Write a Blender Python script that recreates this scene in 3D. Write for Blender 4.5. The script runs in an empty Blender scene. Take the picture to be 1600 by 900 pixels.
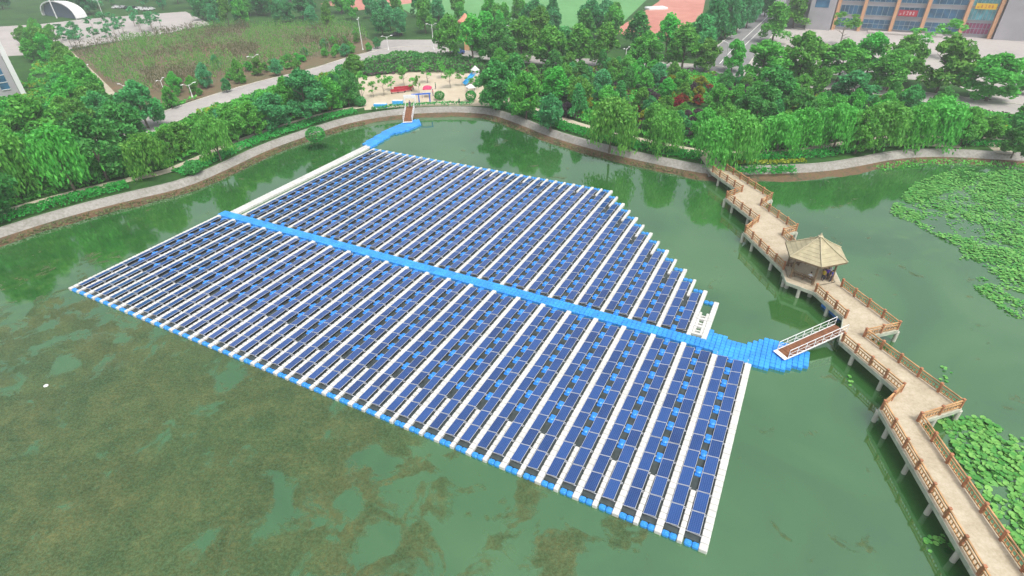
import bpy, bmesh, math, random
from mathutils import Vector, Matrix, noise
R = math.radians
D = bpy.data
col = bpy.context.scene.collection
scene = bpy.context.scene
random.seed(7)

# ------------------------------------------------------------------ camera
CAM_H = 39.75
F_PX, PITCH, ROLL = 870.866, 0.593347653, 0.0283418675
cp, sp = math.cos(PITCH), math.sin(PITCH)
cd = D.cameras.new('camera'); cam = D.objects.new('camera', cd); col.objects.link(cam)
scene.camera = cam
cd.sensor_width = 36; cd.lens = F_PX / 1600 * 36
cd.clip_start = .5; cd.clip_end = 3000
_f = Vector((0, cp, -sp)); _u = Vector((0, sp, cp)); _r = Vector((1, 0, 0))
cr, sr = math.cos(ROLL), math.sin(ROLL)
RX = _r * cr + _u * sr            # image right
UY = -_r * sr + _u * cr           # image up
# picture: x' = xc cos - yc sin ; y' = xc sin + yc cos  ->  camera right/up axes
RX = _r * cr - _u * sr; UY = _r * sr + _u * cr
m3 = Matrix((RX, UY, -_f)).transposed()
cam.matrix_world = Matrix.Translation((0, 0, CAM_H)) @ m3.to_4x4()
scene.render.resolution_x, scene.render.resolution_y = 1024, 576

def at(x, y, z=0.0):
    """survey helper: ground position of a spot seen at (x, y) of the photograph, lying at height z"""
    a = x - 800; b = 450 - y
    X = a * cr + b * sr; Y = -a * sr + b * cr
    d = Vector((X / F_PX, cp + Y / F_PX * sp, -sp + Y / F_PX * cp))
    t = (z - CAM_H) / d.z
    return Vector((d.x * t, d.y * t, z))
def px(p):
    Z = p[2] - CAM_H
    zc = p[1] * cp - Z * sp; yc = p[1] * sp + Z * cp
    x = F_PX * p[0] / zc; y = F_PX * yc / zc
    return 800 + x * cr - y * sr, 450 - (x * sr + y * cr)
def height_to(p, ytop):
    lo, hi = 0, 60
    for _ in range(30):
        m = (lo + hi) / 2
        if px((p[0], p[1], p[2] + m))[1] > ytop: lo = m
        else: hi = m
    return lo

# ------------------------------------------------------------------ light
W = D.worlds.new('World'); scene.world = W; W.use_nodes = True
nt = W.node_tree; nt.nodes.clear()
sky = nt.nodes.new('ShaderNodeTexSky'); sky.sky_type = 'NISHITA'; sky.sun_disc = False
SUN_EL, SUN_AZ = 62, 150
sky.sun_elevation = R(SUN_EL); sky.sun_rotation = R(SUN_AZ); sky.air_density = 1.0; sky.dust_density = 5; sky.ozone_density = 1
hs = nt.nodes.new('ShaderNodeHueSaturation'); hs.inputs['Saturation'].default_value = .35
bg = nt.nodes.new('ShaderNodeBackground'); bg.inputs[1].default_value = .15
wo = nt.nodes.new('ShaderNodeOutputWorld')
nt.links.new(sky.outputs[0], hs.inputs['Color']); nt.links.new(hs.outputs[0], bg.inputs[0]); nt.links.new(bg.outputs[0], wo.inputs[0])
sl = D.lights.new('sun', 'SUN'); sl.energy = 1.5; sl.angle = R(14); sl.color = (1, .96, .9)
so = D.objects.new('sun', sl); col.objects.link(so)
sd = Vector((math.sin(R(SUN_AZ)) * math.cos(R(SUN_EL)), math.cos(R(SUN_AZ)) * math.cos(R(SUN_EL)), math.sin(R(SUN_EL))))
so.rotation_euler = sd.to_track_quat('Z', 'Y').to_euler()
vs = scene.view_settings
vs.view_transform = 'Standard'; vs.look = 'None'; vs.gamma = 1; vs.use_curve_mapping = False
vs.exposure = 0.55

# ------------------------------------------------------------------ helpers
class MB:
    def __init__(s): s.v = []; s.f = []; s.m = []; s.uv = []
    def face(s, pts, m=0, uv=None):
        n = len(s.v); s.v += [tuple(p) for p in pts]; s.f.append(tuple(range(n, n + len(pts)))); s.m.append(m)
        s.uv.append(uv or [(0, 0)] * len(pts))
    def solid(s, vs_, fs, m=0):
        n = len(s.v); s.v += [tuple(p) for p in vs_]
        for f in fs: s.f.append(tuple(i + n for i in f)); s.m.append(m); s.uv.append([(0, 0)] * len(f))
    def box(s, c, d, rz=0, m=0, bev=0, mat=None):
        x, y, z = d[0] / 2, d[1] / 2, d[2] / 2
        ca, sa = math.cos(rz), math.sin(rz)
        if bev:
            b = min(bev, x * .9, y * .9, z * .9)
            P = []
            def ring(zz, ix): return [(x - ix, y - ix - b, zz), (x - ix - b, y - ix, zz), (-x + ix + b, y - ix, zz), (-x + ix, y - ix - b, zz),
                                      (-x + ix, -y + ix + b, zz), (-x + ix + b, -y + ix, zz), (x - ix - b, -y + ix, zz), (x - ix, -y + ix + b, zz)]
            P = ring(-z, 0) + ring(z - b, 0) + ring(z, b * .7)
            F = [tuple(range(7, -1, -1)), tuple(range(16, 24))]
            for r_ in (0, 8):
                for i in range(8): F.append((r_ + i, r_ + (i + 1) % 8, r_ + 8 + (i + 1) % 8, r_ + 8 + i))
            F = [tuple(reversed(f)) if k > 1 and False else f for k, f in enumerate(F)]
        else:
            P = [(-x, -y, -z), (x, -y, -z), (x, y, -z), (-x, y, -z), (-x, -y, z), (x, -y, z), (x, y, z), (-x, y, z)]
            F = [(0, 3, 2, 1), (4, 5, 6, 7), (0, 1, 5, 4), (1, 2, 6, 5), (2, 3, 7, 6), (3, 0, 4, 7)]
        if mat is not None: P = [mat @ Vector(p) for p in P]
        else: P = [(p[0] * ca - p[1] * sa + c[0], p[0] * sa + p[1] * ca + c[1], p[2] + c[2]) for p in P]
        s.solid(P, F, m)
    def beam(s, a, b, w, h, m=0):
        a = Vector(a); b = Vector(b); d = b - a; L = d.length
        if L < 1e-6: return
        d.normalize(); up = Vector((0, 0, 1)) if abs(d.z) < .95 else Vector((1, 0, 0))
        r_ = d.cross(up).normalized(); u_ = r_.cross(d)
        M = Matrix((r_, d, u_)).transposed().to_4x4(); M.translation = (a + b) / 2
        s.box(None, (w, L, h), mat=M, m=m)
    def tube(s, a, b, r1, r2, n=8, m=0, caps=True):
        a = Vector(a); b = Vector(b); d = (b - a).normalized()
        up = Vector((0, 0, 1)) if abs(d.z) < .95 else Vector((1, 0, 0))
        x = d.cross(up).normalized(); y = d.cross(x)
        P = [a + (x * math.cos(t) + y * math.sin(t)) * r1 for t in [2 * math.pi * i / n for i in range(n)]]
        P += [b + (x * math.cos(t) + y * math.sin(t)) * r2 for t in [2 * math.pi * i / n for i in range(n)]]
        F = [(i, (i + 1) % n, n + (i + 1) % n, n + i) for i in range(n)]
        if caps: F += [tuple(range(n - 1, -1, -1)), tuple(range(n, 2 * n))]
        s.solid(P, F, m)
    def lathe(s, c, prof, n=12, m=0, phase=0):
        P = []
        for r_, z in prof:
            for i in range(n):
                t = 2 * math.pi * i / n + phase
                P.append((c[0] + r_ * math.cos(t), c[1] + r_ * math.sin(t), c[2] + z))
        F = []
        for k in range(len(prof) - 1):
            for i in range(n): F.append((k * n + i, k * n + (i + 1) % n, (k + 1) * n + (i + 1) % n, (k + 1) * n + i))
        F.append(tuple(range(n - 1, -1, -1))); F.append(tuple(range((len(prof) - 1) * n, len(prof) * n)))
        s.solid(P, F, m)
    def prism(s, pts, z0, z1, m=0):
        n = len(pts)
        a = sum(pts[i][0] * pts[(i + 1) % n][1] - pts[(i + 1) % n][0] * pts[i][1] for i in range(n))
        if a < 0: pts = pts[::-1]
        P = [(p[0], p[1], z0) for p in pts] + [(p[0], p[1], z1) for p in pts]
        F = [tuple(range(n - 1, -1, -1)), tuple(range(n, 2 * n))] + [(i, (i + 1) % n, n + (i + 1) % n, n + i) for i in range(n)]
        s.solid(P, F, m)
    def build(s, name, mats, parent=None, smooth=False, mesh_only=False):
        me = D.meshes.new(name); me.from_pydata(s.v, [], s.f)
        if not isinstance(mats, (list, tuple)): mats = [mats]
        for m_ in mats: me.materials.append(m_)
        me.polygons.foreach_set('material_index', s.m)
        if any(u[0] != u[1] for u in s.uv if len(u) > 1):
            uvl = me.uv_layers.new(name='UVMap')
            flat = [c for f in s.uv for p in f for c in p]
            uvl.data.foreach_set('uv', flat)
        if smooth: me.polygons.foreach_set('use_smooth', [True] * len(s.f))
        me.update()
        if mesh_only: return me
        return link(name, me, parent)
def link(name, me, parent=None):
    o = D.objects.new(name, me); col.objects.link(o)
    if parent: o.parent = parent
    return o
def tag(o, label=None, cat=None, group=None, kind=None):
    if label: o['label'] = label
    if cat: o['category'] = cat
    if group: o['group'] = group
    if kind: o['kind'] = kind
    return o
def empty(name, loc=(0, 0, 0), rz=0, label=None, cat=None, group=None):
    o = D.objects.new(name, None); col.objects.link(o); o.location = loc; o.rotation_euler = (0, 0, rz)
    o.empty_display_size = .3
    return tag(o, label, cat, group)
def copy_tree(o, parent=None, kids={}):
    c = o.copy(); col.objects.link(c); c.parent = parent
    ch = KIDS.get(o.name)
    if ch is None: ch = list(o.children); KIDS[o.name] = ch
    for k in ch: copy_tree(k, c)
    return c
KIDS = {}
ORD = lambda n: '%d%s' % (n, 'th' if 10 <= n % 100 <= 20 else {1: 'st', 2: 'nd', 3: 'rd'}.get(n % 10, 'th'))
def inpoly(x, y, P):
    c = False; n = len(P)
    for i in range(n):
        x1, y1 = P[i][0], P[i][1]; x2, y2 = P[i - 1][0], P[i - 1][1]
        if (y1 > y) != (y2 > y) and x < (x2 - x1) * (y - y1) / (y2 - y1) + x1: c = not c
    return c
def chaikin(P, n=2):
    for _ in range(n):
        Q = [P[0]]
        for a, b in zip(P[:-1], P[1:]):
            Q += [(a[0] * .75 + b[0] * .25, a[1] * .75 + b[1] * .25), (a[0] * .25 + b[0] * .75, a[1] * .25 + b[1] * .75)]
        Q.append(P[-1]); P = Q
    return P

# ------------------------------------------------------------------ materials
def mat(name, base, rough=.6, noise_amt=.15, nscale=2.0, spec=.4, metallic=0, coords='Object', bump=0, bscale=20, coat=0):
    m = D.materials.new(name); m.use_nodes = True; t = m.node_tree; b = t.nodes['Principled BSDF']
    b.inputs['Roughness'].default_value = rough; b.inputs['Metallic'].default_value = metallic
    b.inputs['Specular IOR Level'].default_value = spec
    if coat: b.inputs['Coat Weight'].default_value = coat
    tc = t.nodes.new('ShaderNodeTexCoord')
    n = t.nodes.new('ShaderNodeTexNoise'); n.inputs['Scale'].default_value = nscale; n.inputs['Detail'].default_value = 6
    t.links.new(tc.outputs[coords], n.inputs['Vector'])
    r = t.nodes.new('ShaderNodeValToRGB')
    r.color_ramp.elements[0].position = .3; r.color_ramp.elements[1].position = .7
    r.color_ramp.elements[0].color = (*[c * (1 - noise_amt) for c in base], 1)
    r.color_ramp.elements[1].color = (*[min(1, c * (1 + noise_amt)) for c in base], 1)
    t.links.new(n.outputs['Fac'], r.inputs[0]); t.links.new(r.outputs[0], b.inputs['Base Color'])
    if bump:
        n2 = t.nodes.new('ShaderNodeTexNoise'); n2.inputs['Scale'].default_value = bscale; n2.inputs['Detail'].default_value = 4
        t.links.new(tc.outputs[coords], n2.inputs['Vector'])
        bp = t.nodes.new('ShaderNodeBump'); bp.inputs['Strength'].default_value = bump; bp.inputs['Distance'].default_value = .05
        t.links.new(n2.outputs['Fac'], bp.inputs['Height']); t.links.new(bp.outputs[0], b.inputs['Normal'])
    return m
def ground_mat(name, cols, scales=(.06, .8), rough=.9, weights=(.6, .4), bump=.3):
    """two-scale blend of several colours"""
    m = D.materials.new(name); m.use_nodes = True; t = m.node_tree; b = t.nodes['Principled BSDF']
    b.inputs['Roughness'].default_value = rough; b.inputs['Specular IOR Level'].default_value = .2
    tc = t.nodes.new('ShaderNodeTexCoord')
    ns = []
    for s_ in scales:
        n = t.nodes.new('ShaderNodeTexNoise'); n.inputs['Scale'].default_value = s_; n.inputs['Detail'].default_value = 8; n.inputs['Roughness'].default_value = .65
        t.links.new(tc.outputs['Object'], n.inputs['Vector']); ns.append(n)
    mx = t.nodes.new('ShaderNodeMix'); mx.inputs[0].default_value = weights[1]
    t.links.new(ns[0].outputs['Fac'], mx.inputs[2]); t.links.new(ns[1].outputs['Fac'], mx.inputs[3])
    r = t.nodes.new('ShaderNodeValToRGB'); cr_ = r.color_ramp
    k = len(cols)
    while len(cr_.elements) < k: cr_.elements.new(.5)
    for i, c in enumerate(cols):
        cr_.elements[i].position = .36 + .28 * i / max(1, k - 1); cr_.elements[i].color = (*c, 1)
    t.links.new(mx.outputs[0], r.inputs[0]); t.links.new(r.outputs[0], b.inputs['Base Color'])
    if bump:
        bp = t.nodes.new('ShaderNodeBump'); bp.inputs['Strength'].default_value = bump; bp.inputs['Distance'].default_value = .1
        t.links.new(ns[1].outputs['Fac'], bp.inputs['Height']); t.links.new(bp.outputs[0], b.inputs['Normal'])
    return m
def leaf_mat(name, dark, light, hue_var=.03, per_obj=.35, rough=.55, trans=.38):
    m = D.materials.new(name); m.use_nodes = True; t = m.node_tree; b = t.nodes['Principled BSDF']
    b.inputs['Roughness'].default_value = rough; b.inputs['Specular IOR Level'].default_value = .25
    g = t.nodes.new('ShaderNodeNewGeometry'); oi = t.nodes.new('ShaderNodeObjectInfo')
    tc = t.nodes.new('ShaderNodeTexCoord')
    r = t.nodes.new('ShaderNodeValToRGB'); r.color_ramp.elements[0].color = (*dark, 1); r.color_ramp.elements[1].color = (*light, 1)
    r.color_ramp.elements[0].position = .1; r.color_ramp.elements[1].position = .9
    n = t.nodes.new('ShaderNodeTexNoise'); n.inputs['Scale'].default_value = .45; n.inputs['Detail'].default_value = 2
    gp = t.nodes.new('ShaderNodeNewGeometry'); t.links.new(gp.outputs['Position'], n.inputs['Vector'])
    a = t.nodes.new('ShaderNodeMath'); a.operation = 'MULTIPLY_ADD'; a.inputs[1].default_value = .45
    t.links.new(g.outputs['Random Per Island'], a.inputs[0])
    a2 = t.nodes.new('ShaderNodeMath'); a2.operation = 'MULTIPLY_ADD'; a2.inputs[1].default_value = per_obj; a2.inputs[2].default_value = -.15
    t.links.new(oi.outputs['Random'], a2.inputs[0]); t.links.new(a2.outputs[0], a.inputs[2])
    a3 = t.nodes.new('ShaderNodeMath'); a3.operation = 'MULTIPLY_ADD'; a3.inputs[1].default_value = .45
    t.links.new(n.outputs['Fac'], a3.inputs[0]); t.links.new(a.outputs[0], a3.inputs[2])
    t.links.new(a3.outputs[0], r.inputs[0])
    h = t.nodes.new('ShaderNodeHueSaturation')
    mr = t.nodes.new('ShaderNodeMapRange'); mr.inputs[3].default_value = .5 - hue_var; mr.inputs[4].default_value = .5 + hue_var
    t.links.new(oi.outputs['Random'], mr.inputs[0]); t.links.new(mr.outputs[0], h.inputs['Hue'])
    t.links.new(r.outputs[0], h.inputs['Color']); t.links.new(h.outputs[0], b.inputs['Base Color'])
    tr = t.nodes.new('ShaderNodeBsdfTranslucent'); t.links.new(h.outputs[0], tr.inputs[0])
    ms = t.nodes.new('ShaderNodeMixShader'); ms.inputs[0].default_value = trans
    t.links.new(b.outputs[0], ms.inputs[1]); t.links.new(tr.outputs[0], ms.inputs[2])
    t.links.new(ms.outputs[0], t.nodes['Material Output'].inputs[0])
    return m

M = {}
M['white_plastic'] = mat('white_plastic', (.58, .58, .55), .5, .14, .55)
M['blue_plastic'] = mat('blue_plastic', (.035, .29, .76), .42, .20, .6, spec=.5)
M['blue_float'] = mat('blue_float', (.03, .24, .74), .35, .12, .9, spec=.5)
M['gap_shade'] = mat('gap_shade', (.045, .06, .06), .6, .4, 1.5)  # near-black that paints the shade in the panel gaps
M['alu'] = mat('aluminium', (.62, .64, .66), .4, .05, 3, metallic=.3)
M['backsheet'] = mat('backsheet', (.05, .05, .055), .6, .1, 3)
M['concrete'] = mat('concrete', (.50, .48, .42), .85, .14, .8, bump=.2)
M['deck'] = ground_mat('deck_concrete', [(.34, .29, .205), (.44, .38, .275), (.51, .455, .345)], (.5, 4), .85, bump=.1)
M['fascia'] = mat('fascia', (.42, .44, .36), .85, .25, 1.3)
M['rail_wood'] = mat('rail_wood', (.45, .26, .12), .7, .4, 1.1)
M['pav_wood'] = mat('pavilion_wood', (.20, .14, .085), .75, .25, 2)
M['rail_post'] = mat('rail_post', (.38, .165, .085), .7, .3, 2)
M['roof'] = mat('roof', (.37, .33, .21), .8, .18, 1.2, bump=.3, bscale=8)
M['rope'] = mat('rope', (.3, .3, .28), .8)
M['white_metal'] = mat('white_metal', (.78, .78, .78), .35, .05, 2)
M['ramp_wood'] = mat('ramp_wood', (.20, .085, .04), .75, .3, 2)
M['asphalt'] = ground_mat('asphalt', [(.17, .17, .175), (.22, .22, .22), (.27, .265, .26)], (.05, .6), .85)
M['pale_road'] = ground_mat('pale_road', [(.30, .28, .27), (.37, .35, .33), (.43, .41, .38)], (.06, .7), .85)
M['paving'] = ground_mat('paving', [(.33, .31, .29), (.40, .37, .35), (.46, .43, .40)], (.05, .7), .85)
M['path'] = ground_mat('path', [(.38, .33, .25), (.48, .43, .33), (.56, .50, .41)], (.1, 1.0), .85)
M['sand'] = ground_mat('sand', [(.44, .37, .27), (.51, .44, .33), (.56, .50, .40)], (.08, .5), .9)
M['lawn'] = ground_mat('lawn', [(.016, .055, .014), (.03, .095, .018), (.05, .14, .025)], (.08, .9))
M['pitch'] = ground_mat('pitch', [(.10, .27, .09), (.12, .31, .11), (.14, .35, .13)], (.02, .2), .9, bump=0)
M['track'] = ground_mat('track', [(.42, .17, .13), (.50, .22, .17), (.56, .28, .22)], (.03, .3), .9, bump=0)
M['field'] = ground_mat('field', [(.09, .11, .045), (.14, .13, .07), (.17, .125, .075), (.24, .14, .09)], (.04, .5), .95)
M['soil'] = ground_mat('soil', [(.14, .11, .06), (.10, .12, .04), (.24, .15, .09)], (.15, 1.1), .95)
M['bank_stone'] = ground_mat('bank_stone', [(.20, .19, .16), (.28, .27, .245), (.37, .355, .33)], (.3, 2.5), .9, weights=(.4, .6), bump=.5)
M['mud'] = ground_mat('mud', [(.03, .07, .02), (.10, .085, .05), (.17, .10, .06), (.05, .11, .025)], (.25, 2.0), .9, bump=.5)
M['line'] = mat('road_paint', (.75, .75, .72), .7, .08, 1)
M['bark'] = mat('bark', (.14, .115, .09), .9, .3, 3)
M['pale_bark'] = mat('pale_bark', (.33, .29, .24), .9, .2, 3)
M['bld_grey'] = mat('wall_grey', (.36, .35, .37), .8, .08, .3)
M['bld_white'] = mat('wall_white', (.72, .72, .72), .7, .05, .3)
M['bld_orange'] = mat('pilaster', (.62, .35, .20), .75, .08, .5)
M['spandrel'] = mat('spandrel', (.34, .40, .42), .7, .15, .5)
M['glass'] = mat('window_glass', (.03, .12, .22), .25, .5, .35, spec=.8)
M['glass_teal'] = mat('window_teal', (.09, .34, .40), .15, .45, .5, spec=.8)
M['mullion'] = mat('mullion', (.30, .38, .42), .5, .05, 1)
M['red'] = mat('red_cloth', (.42, .03, .05), .7, .1, 1)
M['yellow'] = mat('yellow', (.70, .45, .03), .7, .1, 1)
M['purple'] = mat('purple_panel', (.25, .05, .12), .7, .3, 1)
M['blue_paint'] = mat('blue_paint', (.03, .14, .62), .4, .1, 1)
M['sky_blue'] = mat('sky_blue', (.05, .38, .75), .4, .1, 1)
M['dark'] = mat('dark_rubber', (.02, .02, .022), .7, .1, 1)
M['skin'] = mat('skin', (.45, .27, .18), .6, .05, 1)
M['hair'] = mat('hair', (.015, .012, .012), .6, .05, 1)
M['trouser'] = mat('trouser', (.03, .035, .06), .8, .1, 2)
for n_, c_ in dict(white_shirt=(.72, .74, .78), violet_shirt=(.12, .06, .45), yellow_shirt=(.45, .36, .03), navy_shirt=(.04, .05, .22), pink_shirt=(.65, .12, .22), green_shirt=(.05, .25, .12)).items():
    M[n_] = mat(n_, c_, .8, .08, 3)
M['leaf'] = leaf_mat('leaf_mid_green', (0.028, 0.24, 0.038), (0.24, 0.7, 0.1))
M['leaf_dark'] = leaf_mat('leaf_dark_green', (0.022, 0.2, 0.05), (0.15, 0.55, 0.11))
M['leaf_willow'] = leaf_mat('leaf_willow', (0.05, 0.28, 0.045), (0.26, 0.7, 0.12), .02)
M['leaf_blue'] = leaf_mat('leaf_blue_green', (0.026, 0.22, 0.085), (0.15, 0.57, 0.19), .02)
M['leaf_yellow'] = leaf_mat('leaf_yellow_green', (0.16, 0.24, 0.015), (0.48, 0.5, 0.04), .02)
M['leaf_purple'] = leaf_mat('leaf_purple', (0.05, 0.05, 0.05), (0.15, 0.09, 0.12), .02)
M['leaf_red'] = leaf_mat('leaf_red', (0.2, 0.04, 0.02), (0.55, 0.12, 0.07), .03)
M['leaf_hedge'] = leaf_mat('leaf_hedge', (0.016, 0.24, 0.045), (0.08, 0.56, 0.09), .01)
M['leaf_olive'] = leaf_mat('leaf_olive', (0.09, 0.115, 0.04), (0.24, 0.27, 0.11), .02)
M['lily'] = leaf_mat('lily_leaf', (.05, .27, .05), (.30, .62, .15), .01, per_obj=0, trans=.1)

# solar cell face: 6 x 12 cells with pale grid lines, from the panel's UV
def cell_mat():
    m = D.materials.new('solar_cells'); m.use_nodes = True; t = m.node_tree; b = t.nodes['Principled BSDF']
    b.inputs['Roughness'].default_value = .12; b.inputs['Specular IOR Level'].default_value = .5
    uv = t.nodes.new('ShaderNodeUVMap'); uv.uv_map = 'UVMap'
    sx = t.nodes.new('ShaderNodeSeparateXYZ'); t.links.new(uv.outputs[0], sx.inputs[0])
    def line(out, n, w):
        a = t.nodes.new('ShaderNodeMath'); a.operation = 'MULTIPLY'; a.inputs[1].default_value = n
        f = t.nodes.new('ShaderNodeMath'); f.operation = 'FRACT'
        c = t.nodes.new('ShaderNodeMath'); c.operation = 'SUBTRACT'; c.inputs[1].default_value = .5
        d = t.nodes.new('ShaderNodeMath'); d.operation = 'ABSOLUTE'
        g = t.nodes.new('ShaderNodeMath'); g.operation = 'GREATER_THAN'; g.inputs[1].default_value = .5 - w
        t.links.new(out, a.inputs[0]); t.links.new(a.outputs[0], f.inputs[0]); t.links.new(f.outputs[0], c.inputs[0])
        t.links.new(c.outputs[0], d.inputs[0]); t.links.new(d.outputs[0], g.inputs[0]); return g.outputs[0]
    l1 = line(sx.outputs[0], 6, .045); l2 = line(sx.outputs[1], 12, .03)
    mx = t.nodes.new('ShaderNodeMath'); mx.operation = 'MAXIMUM'; t.links.new(l1, mx.inputs[0]); t.links.new(l2, mx.inputs[1])
    gp = t.nodes.new('ShaderNodeNewGeometry')
    n = t.nodes.new('ShaderNodeTexNoise'); n.inputs['Scale'].default_value = .35; n.inputs['Detail'].default_value = 3
    t.links.new(gp.outputs['Position'], n.inputs['Vector'])
    wn = t.nodes.new('ShaderNodeMath'); wn.operation = 'MULTIPLY_ADD'; wn.inputs[1].default_value = .4
    t.links.new(gp.outputs['Random Per Island'], wn.inputs[0])
    oi = t.nodes.new('ShaderNodeObjectInfo')
    w2 = t.nodes.new('ShaderNodeMath'); w2.operation = 'MULTIPLY'; w2.inputs[1].default_value = .5
    t.links.new(oi.outputs['Random'], w2.inputs[0]); 
    w3 = t.nodes.new('ShaderNodeMath'); w3.operation = 'MULTIPLY_ADD'; w3.inputs[1].default_value = .7
    t.links.new(n.outputs['Fac'], w3.inputs[0]); t.links.new(w2.outputs[0], w3.inputs[2])
    t.links.new(w3.outputs[0], wn.inputs[2])
    r = t.nodes.new('ShaderNodeValToRGB'); r.color_ramp.elements[0].color = (.004, .022, .095, 1); r.color_ramp.elements[1].color = (.016, .070, .25, 1)
    r.color_ramp.elements[0].position = .3
    t.links.new(wn.outputs[0], r.inputs[0])
    mc = t.nodes.new('ShaderNodeMix'); mc.data_type = 'RGBA'; mc.inputs[7].default_value = (.12, .18, .36, 1)
    t.links.new(mx.outputs[0], mc.inputs[0]); t.links.new(r.outputs[0], mc.inputs[6]); t.links.new(mc.outputs[2], b.inputs['Base Color'])
    return m
M['cells'] = cell_mat()

# ------------------------------------------------------------------ array frame of reference
AX, AY, AT = -48.9152, 77.98255, -0.491082235
SC = 39.4
BAY = .0856246913 * SC; PP = .0501173 * SC; HB = BAY / 2
VL, VU, FA, VF, DU = .1109 * SC, .1514 * SC, -.48157 * SC, .99794 * SC, .0881 * SC
ca, sa = math.cos(AT), math.sin(AT)
def A(u, v, z=0): return Vector((AX + u * ca - v * sa, AY + u * sa + v * ca, z))
def A_inv(x, y):
    dx, dy = x - AX, y - AY
    return dx * ca + dy * sa, -dx * sa + dy * ca
STRIP_Z = .35

# ------------------------------------------------------------------ shore, water, land
SHORE_PX = [(-260, 470), (-120, 425), (0, 385), (100, 352), (200, 325), (300, 302), (370, 270), (430, 240), (500, 215), (560, 196), (640, 184), (750, 182),
            (800, 200), (850, 222), (940, 248), (1000, 262), (1060, 275), (1110, 284), (1180, 284), (1290, 280), (1350, 271), (1410, 258), (1480, 254), (1600, 262), (1720, 266), (1900, 285)]
SH = chaikin([tuple(at(x, y)[:2]) for x, y in SHORE_PX], 2)
def offset(P, d):
    Q = []
    for i, p in enumerate(P):
        a = P[max(0, i - 1)]; b = P[min(len(P) - 1, i + 1)]
        t = Vector((b[0] - a[0], b[1] - a[1])).normalized()
        Q.append((p[0] - t.y * d, p[1] + t.x * d))
    return Q
LAND = 1.5
def ribbon(P, Q, zp, zq, mb, m=0):
    for i in range(len(P) - 1):
        mb.face([(P[i][0], P[i][1], zp), (P[i + 1][0], P[i + 1][1], zp), (Q[i + 1][0], Q[i + 1][1], zq), (Q[i][0], Q[i][1], zq)], m)
def jitter(P, a, f, seed):
    return [(p[0] + a * noise.noise((p[0] * f, p[1] * f, seed)), p[1] + a * noise.noise((p[0] * f, p[1] * f, seed + 9))) for p in P]
o0 = jitter(SH, 1.0, .35, 1.0); o1 = offset(SH, 1.9); o2 = offset(SH, 2.8); o3 = offset(SH, 3.5)
mb = MB(); ribbon(offset(SH, -1.5), o0, -.6, -.02, mb); ribbon(o0, o1, -.02, .52, mb)
tag(mb.build('mud_bank', M['mud']), kind='structure')
mb = MB(); ribbon(o1, o2, .50, LAND + .02, mb); ribbon(o2, o3, LAND + .02, LAND + .02, mb); ribbon(o3, offset(SH, 3.52), LAND + .02, LAND - .1, mb)
tag(mb.build('stone_embankment', M['bank_stone']), kind='structure')
# land: one sheet out to the horizon
mb = MB(); inner = offset(SH, 3.45); C0 = Vector((0, 50, 0)); outer = []
for x, y in inner:
    d = (Vector((x, y, 0)) - C0).normalized(); outer.append((C0.x + d.x * 1700, C0.y + d.y * 1700))
ribbon(inner, outer, LAND, LAND, mb)
me = mb.build('ground', M['lawn'], mesh_only=True)
if me.polygons[0].normal.z < 0: me.flip_normals()
tag(link('ground', me), kind='structure')

# water with painted-in weed density (an attribute holds where the weed mats float)
def blobs():
    L = []
    for x, y, r_, a in [(120, 640, 13, 1), (250, 600, 10, 1), (420, 640, 8, 1), (520, 680, 7, .95), (150, 800, 10, 1), (40, 720, 10, 1), (320, 740, 8, .9), (60, 860, 9, 1), (220, 880, 6, 1),
                        (600, 700, 4.5, .8), (640, 740, 3.5, .6), (480, 840, 3.0, .75), (560, 800, 3, .7), (700, 790, 2.6, .55), (800, 775, 2.2, .6), (880, 865, 2.2, .8), (860, 890, 2, .7), (960, 830, 2.2, .7), (1020, 818, 1.6, .6),
                        (540, 850, 3, .75), (380, 890, 4, .85), (650, 840, 3, .6), (30, 560, 14, .7), (760, 850, 2.0, .5)]:
        p = at(x, y); L.append((p.x, p.y, r_, a))
    return L
def blobs2():   # green weed, plus painted dark reflections, by the left and far shore
    L = []
    for x, y, r_, a in [(60, 430, 6, 1), (20, 480, 7, 1), (200, 400, 6, .9), (120, 400, 5, .7), (300, 350, 5, .8), (60, 385, 5, .6), (230, 350, 6, .7), (400, 290, 6, .6), (480, 240, 6, .5), (860, 240, 7, .4), (1060, 320, 7, .5), (1420, 370, 8, .6),
                        (1300, 300, 7, .5), (1480, 420, 7, .5), (1200, 480, 3, .3), (1230, 510, 3, .3)]:
        p = at(x, y); L.append((p.x, p.y, r_, a))
    return L
B1, B2 = blobs(), blobs2()
NX, NY = 150, 140
X0, X1, Y0, Y1 = -110, 130, -60, 150
verts = [(X0 + (X1 - X0) * i / NX, Y0 + (Y1 - Y0) * j / NY, 0) for j in range(NY + 1) for i in range(NX + 1)]
faces = [(j * (NX + 1) + i, j * (NX + 1) + i + 1, (j + 1) * (NX + 1) + i + 1, (j + 1) * (NX + 1) + i) for j in range(NY) for i in range(NX)]
me = D.meshes.new('lake_water'); me.from_pydata(verts, [], faces)
for nm, BB in (('weed', B1), ('green', B2)):
    at_ = me.attributes.new(nm, 'FLOAT', 'POINT')
    vals = []
    for v in verts:
        s_ = 0
        for bx_, by_, r_, a_ in BB:
            d2 = ((v[0] - bx_) ** 2 + (v[1] - by_) ** 2) / (r_ * r_)
            if d2 < 9: s_ = max(s_, a_ * math.exp(-d2 * .7))
        vals.append(s_)
    at_.data.foreach_set('value', vals)
m = D.materials.new('lake_water'); m.use_nodes = True; t = m.node_tree; b = t.nodes['Principled BSDF']
def N(k, **kw):
    n = t.nodes.new(k)
    for a_, v_ in kw.items(): setattr(n, a_, v_)
    return n
gp = N('ShaderNodeNewGeometry')
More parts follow.
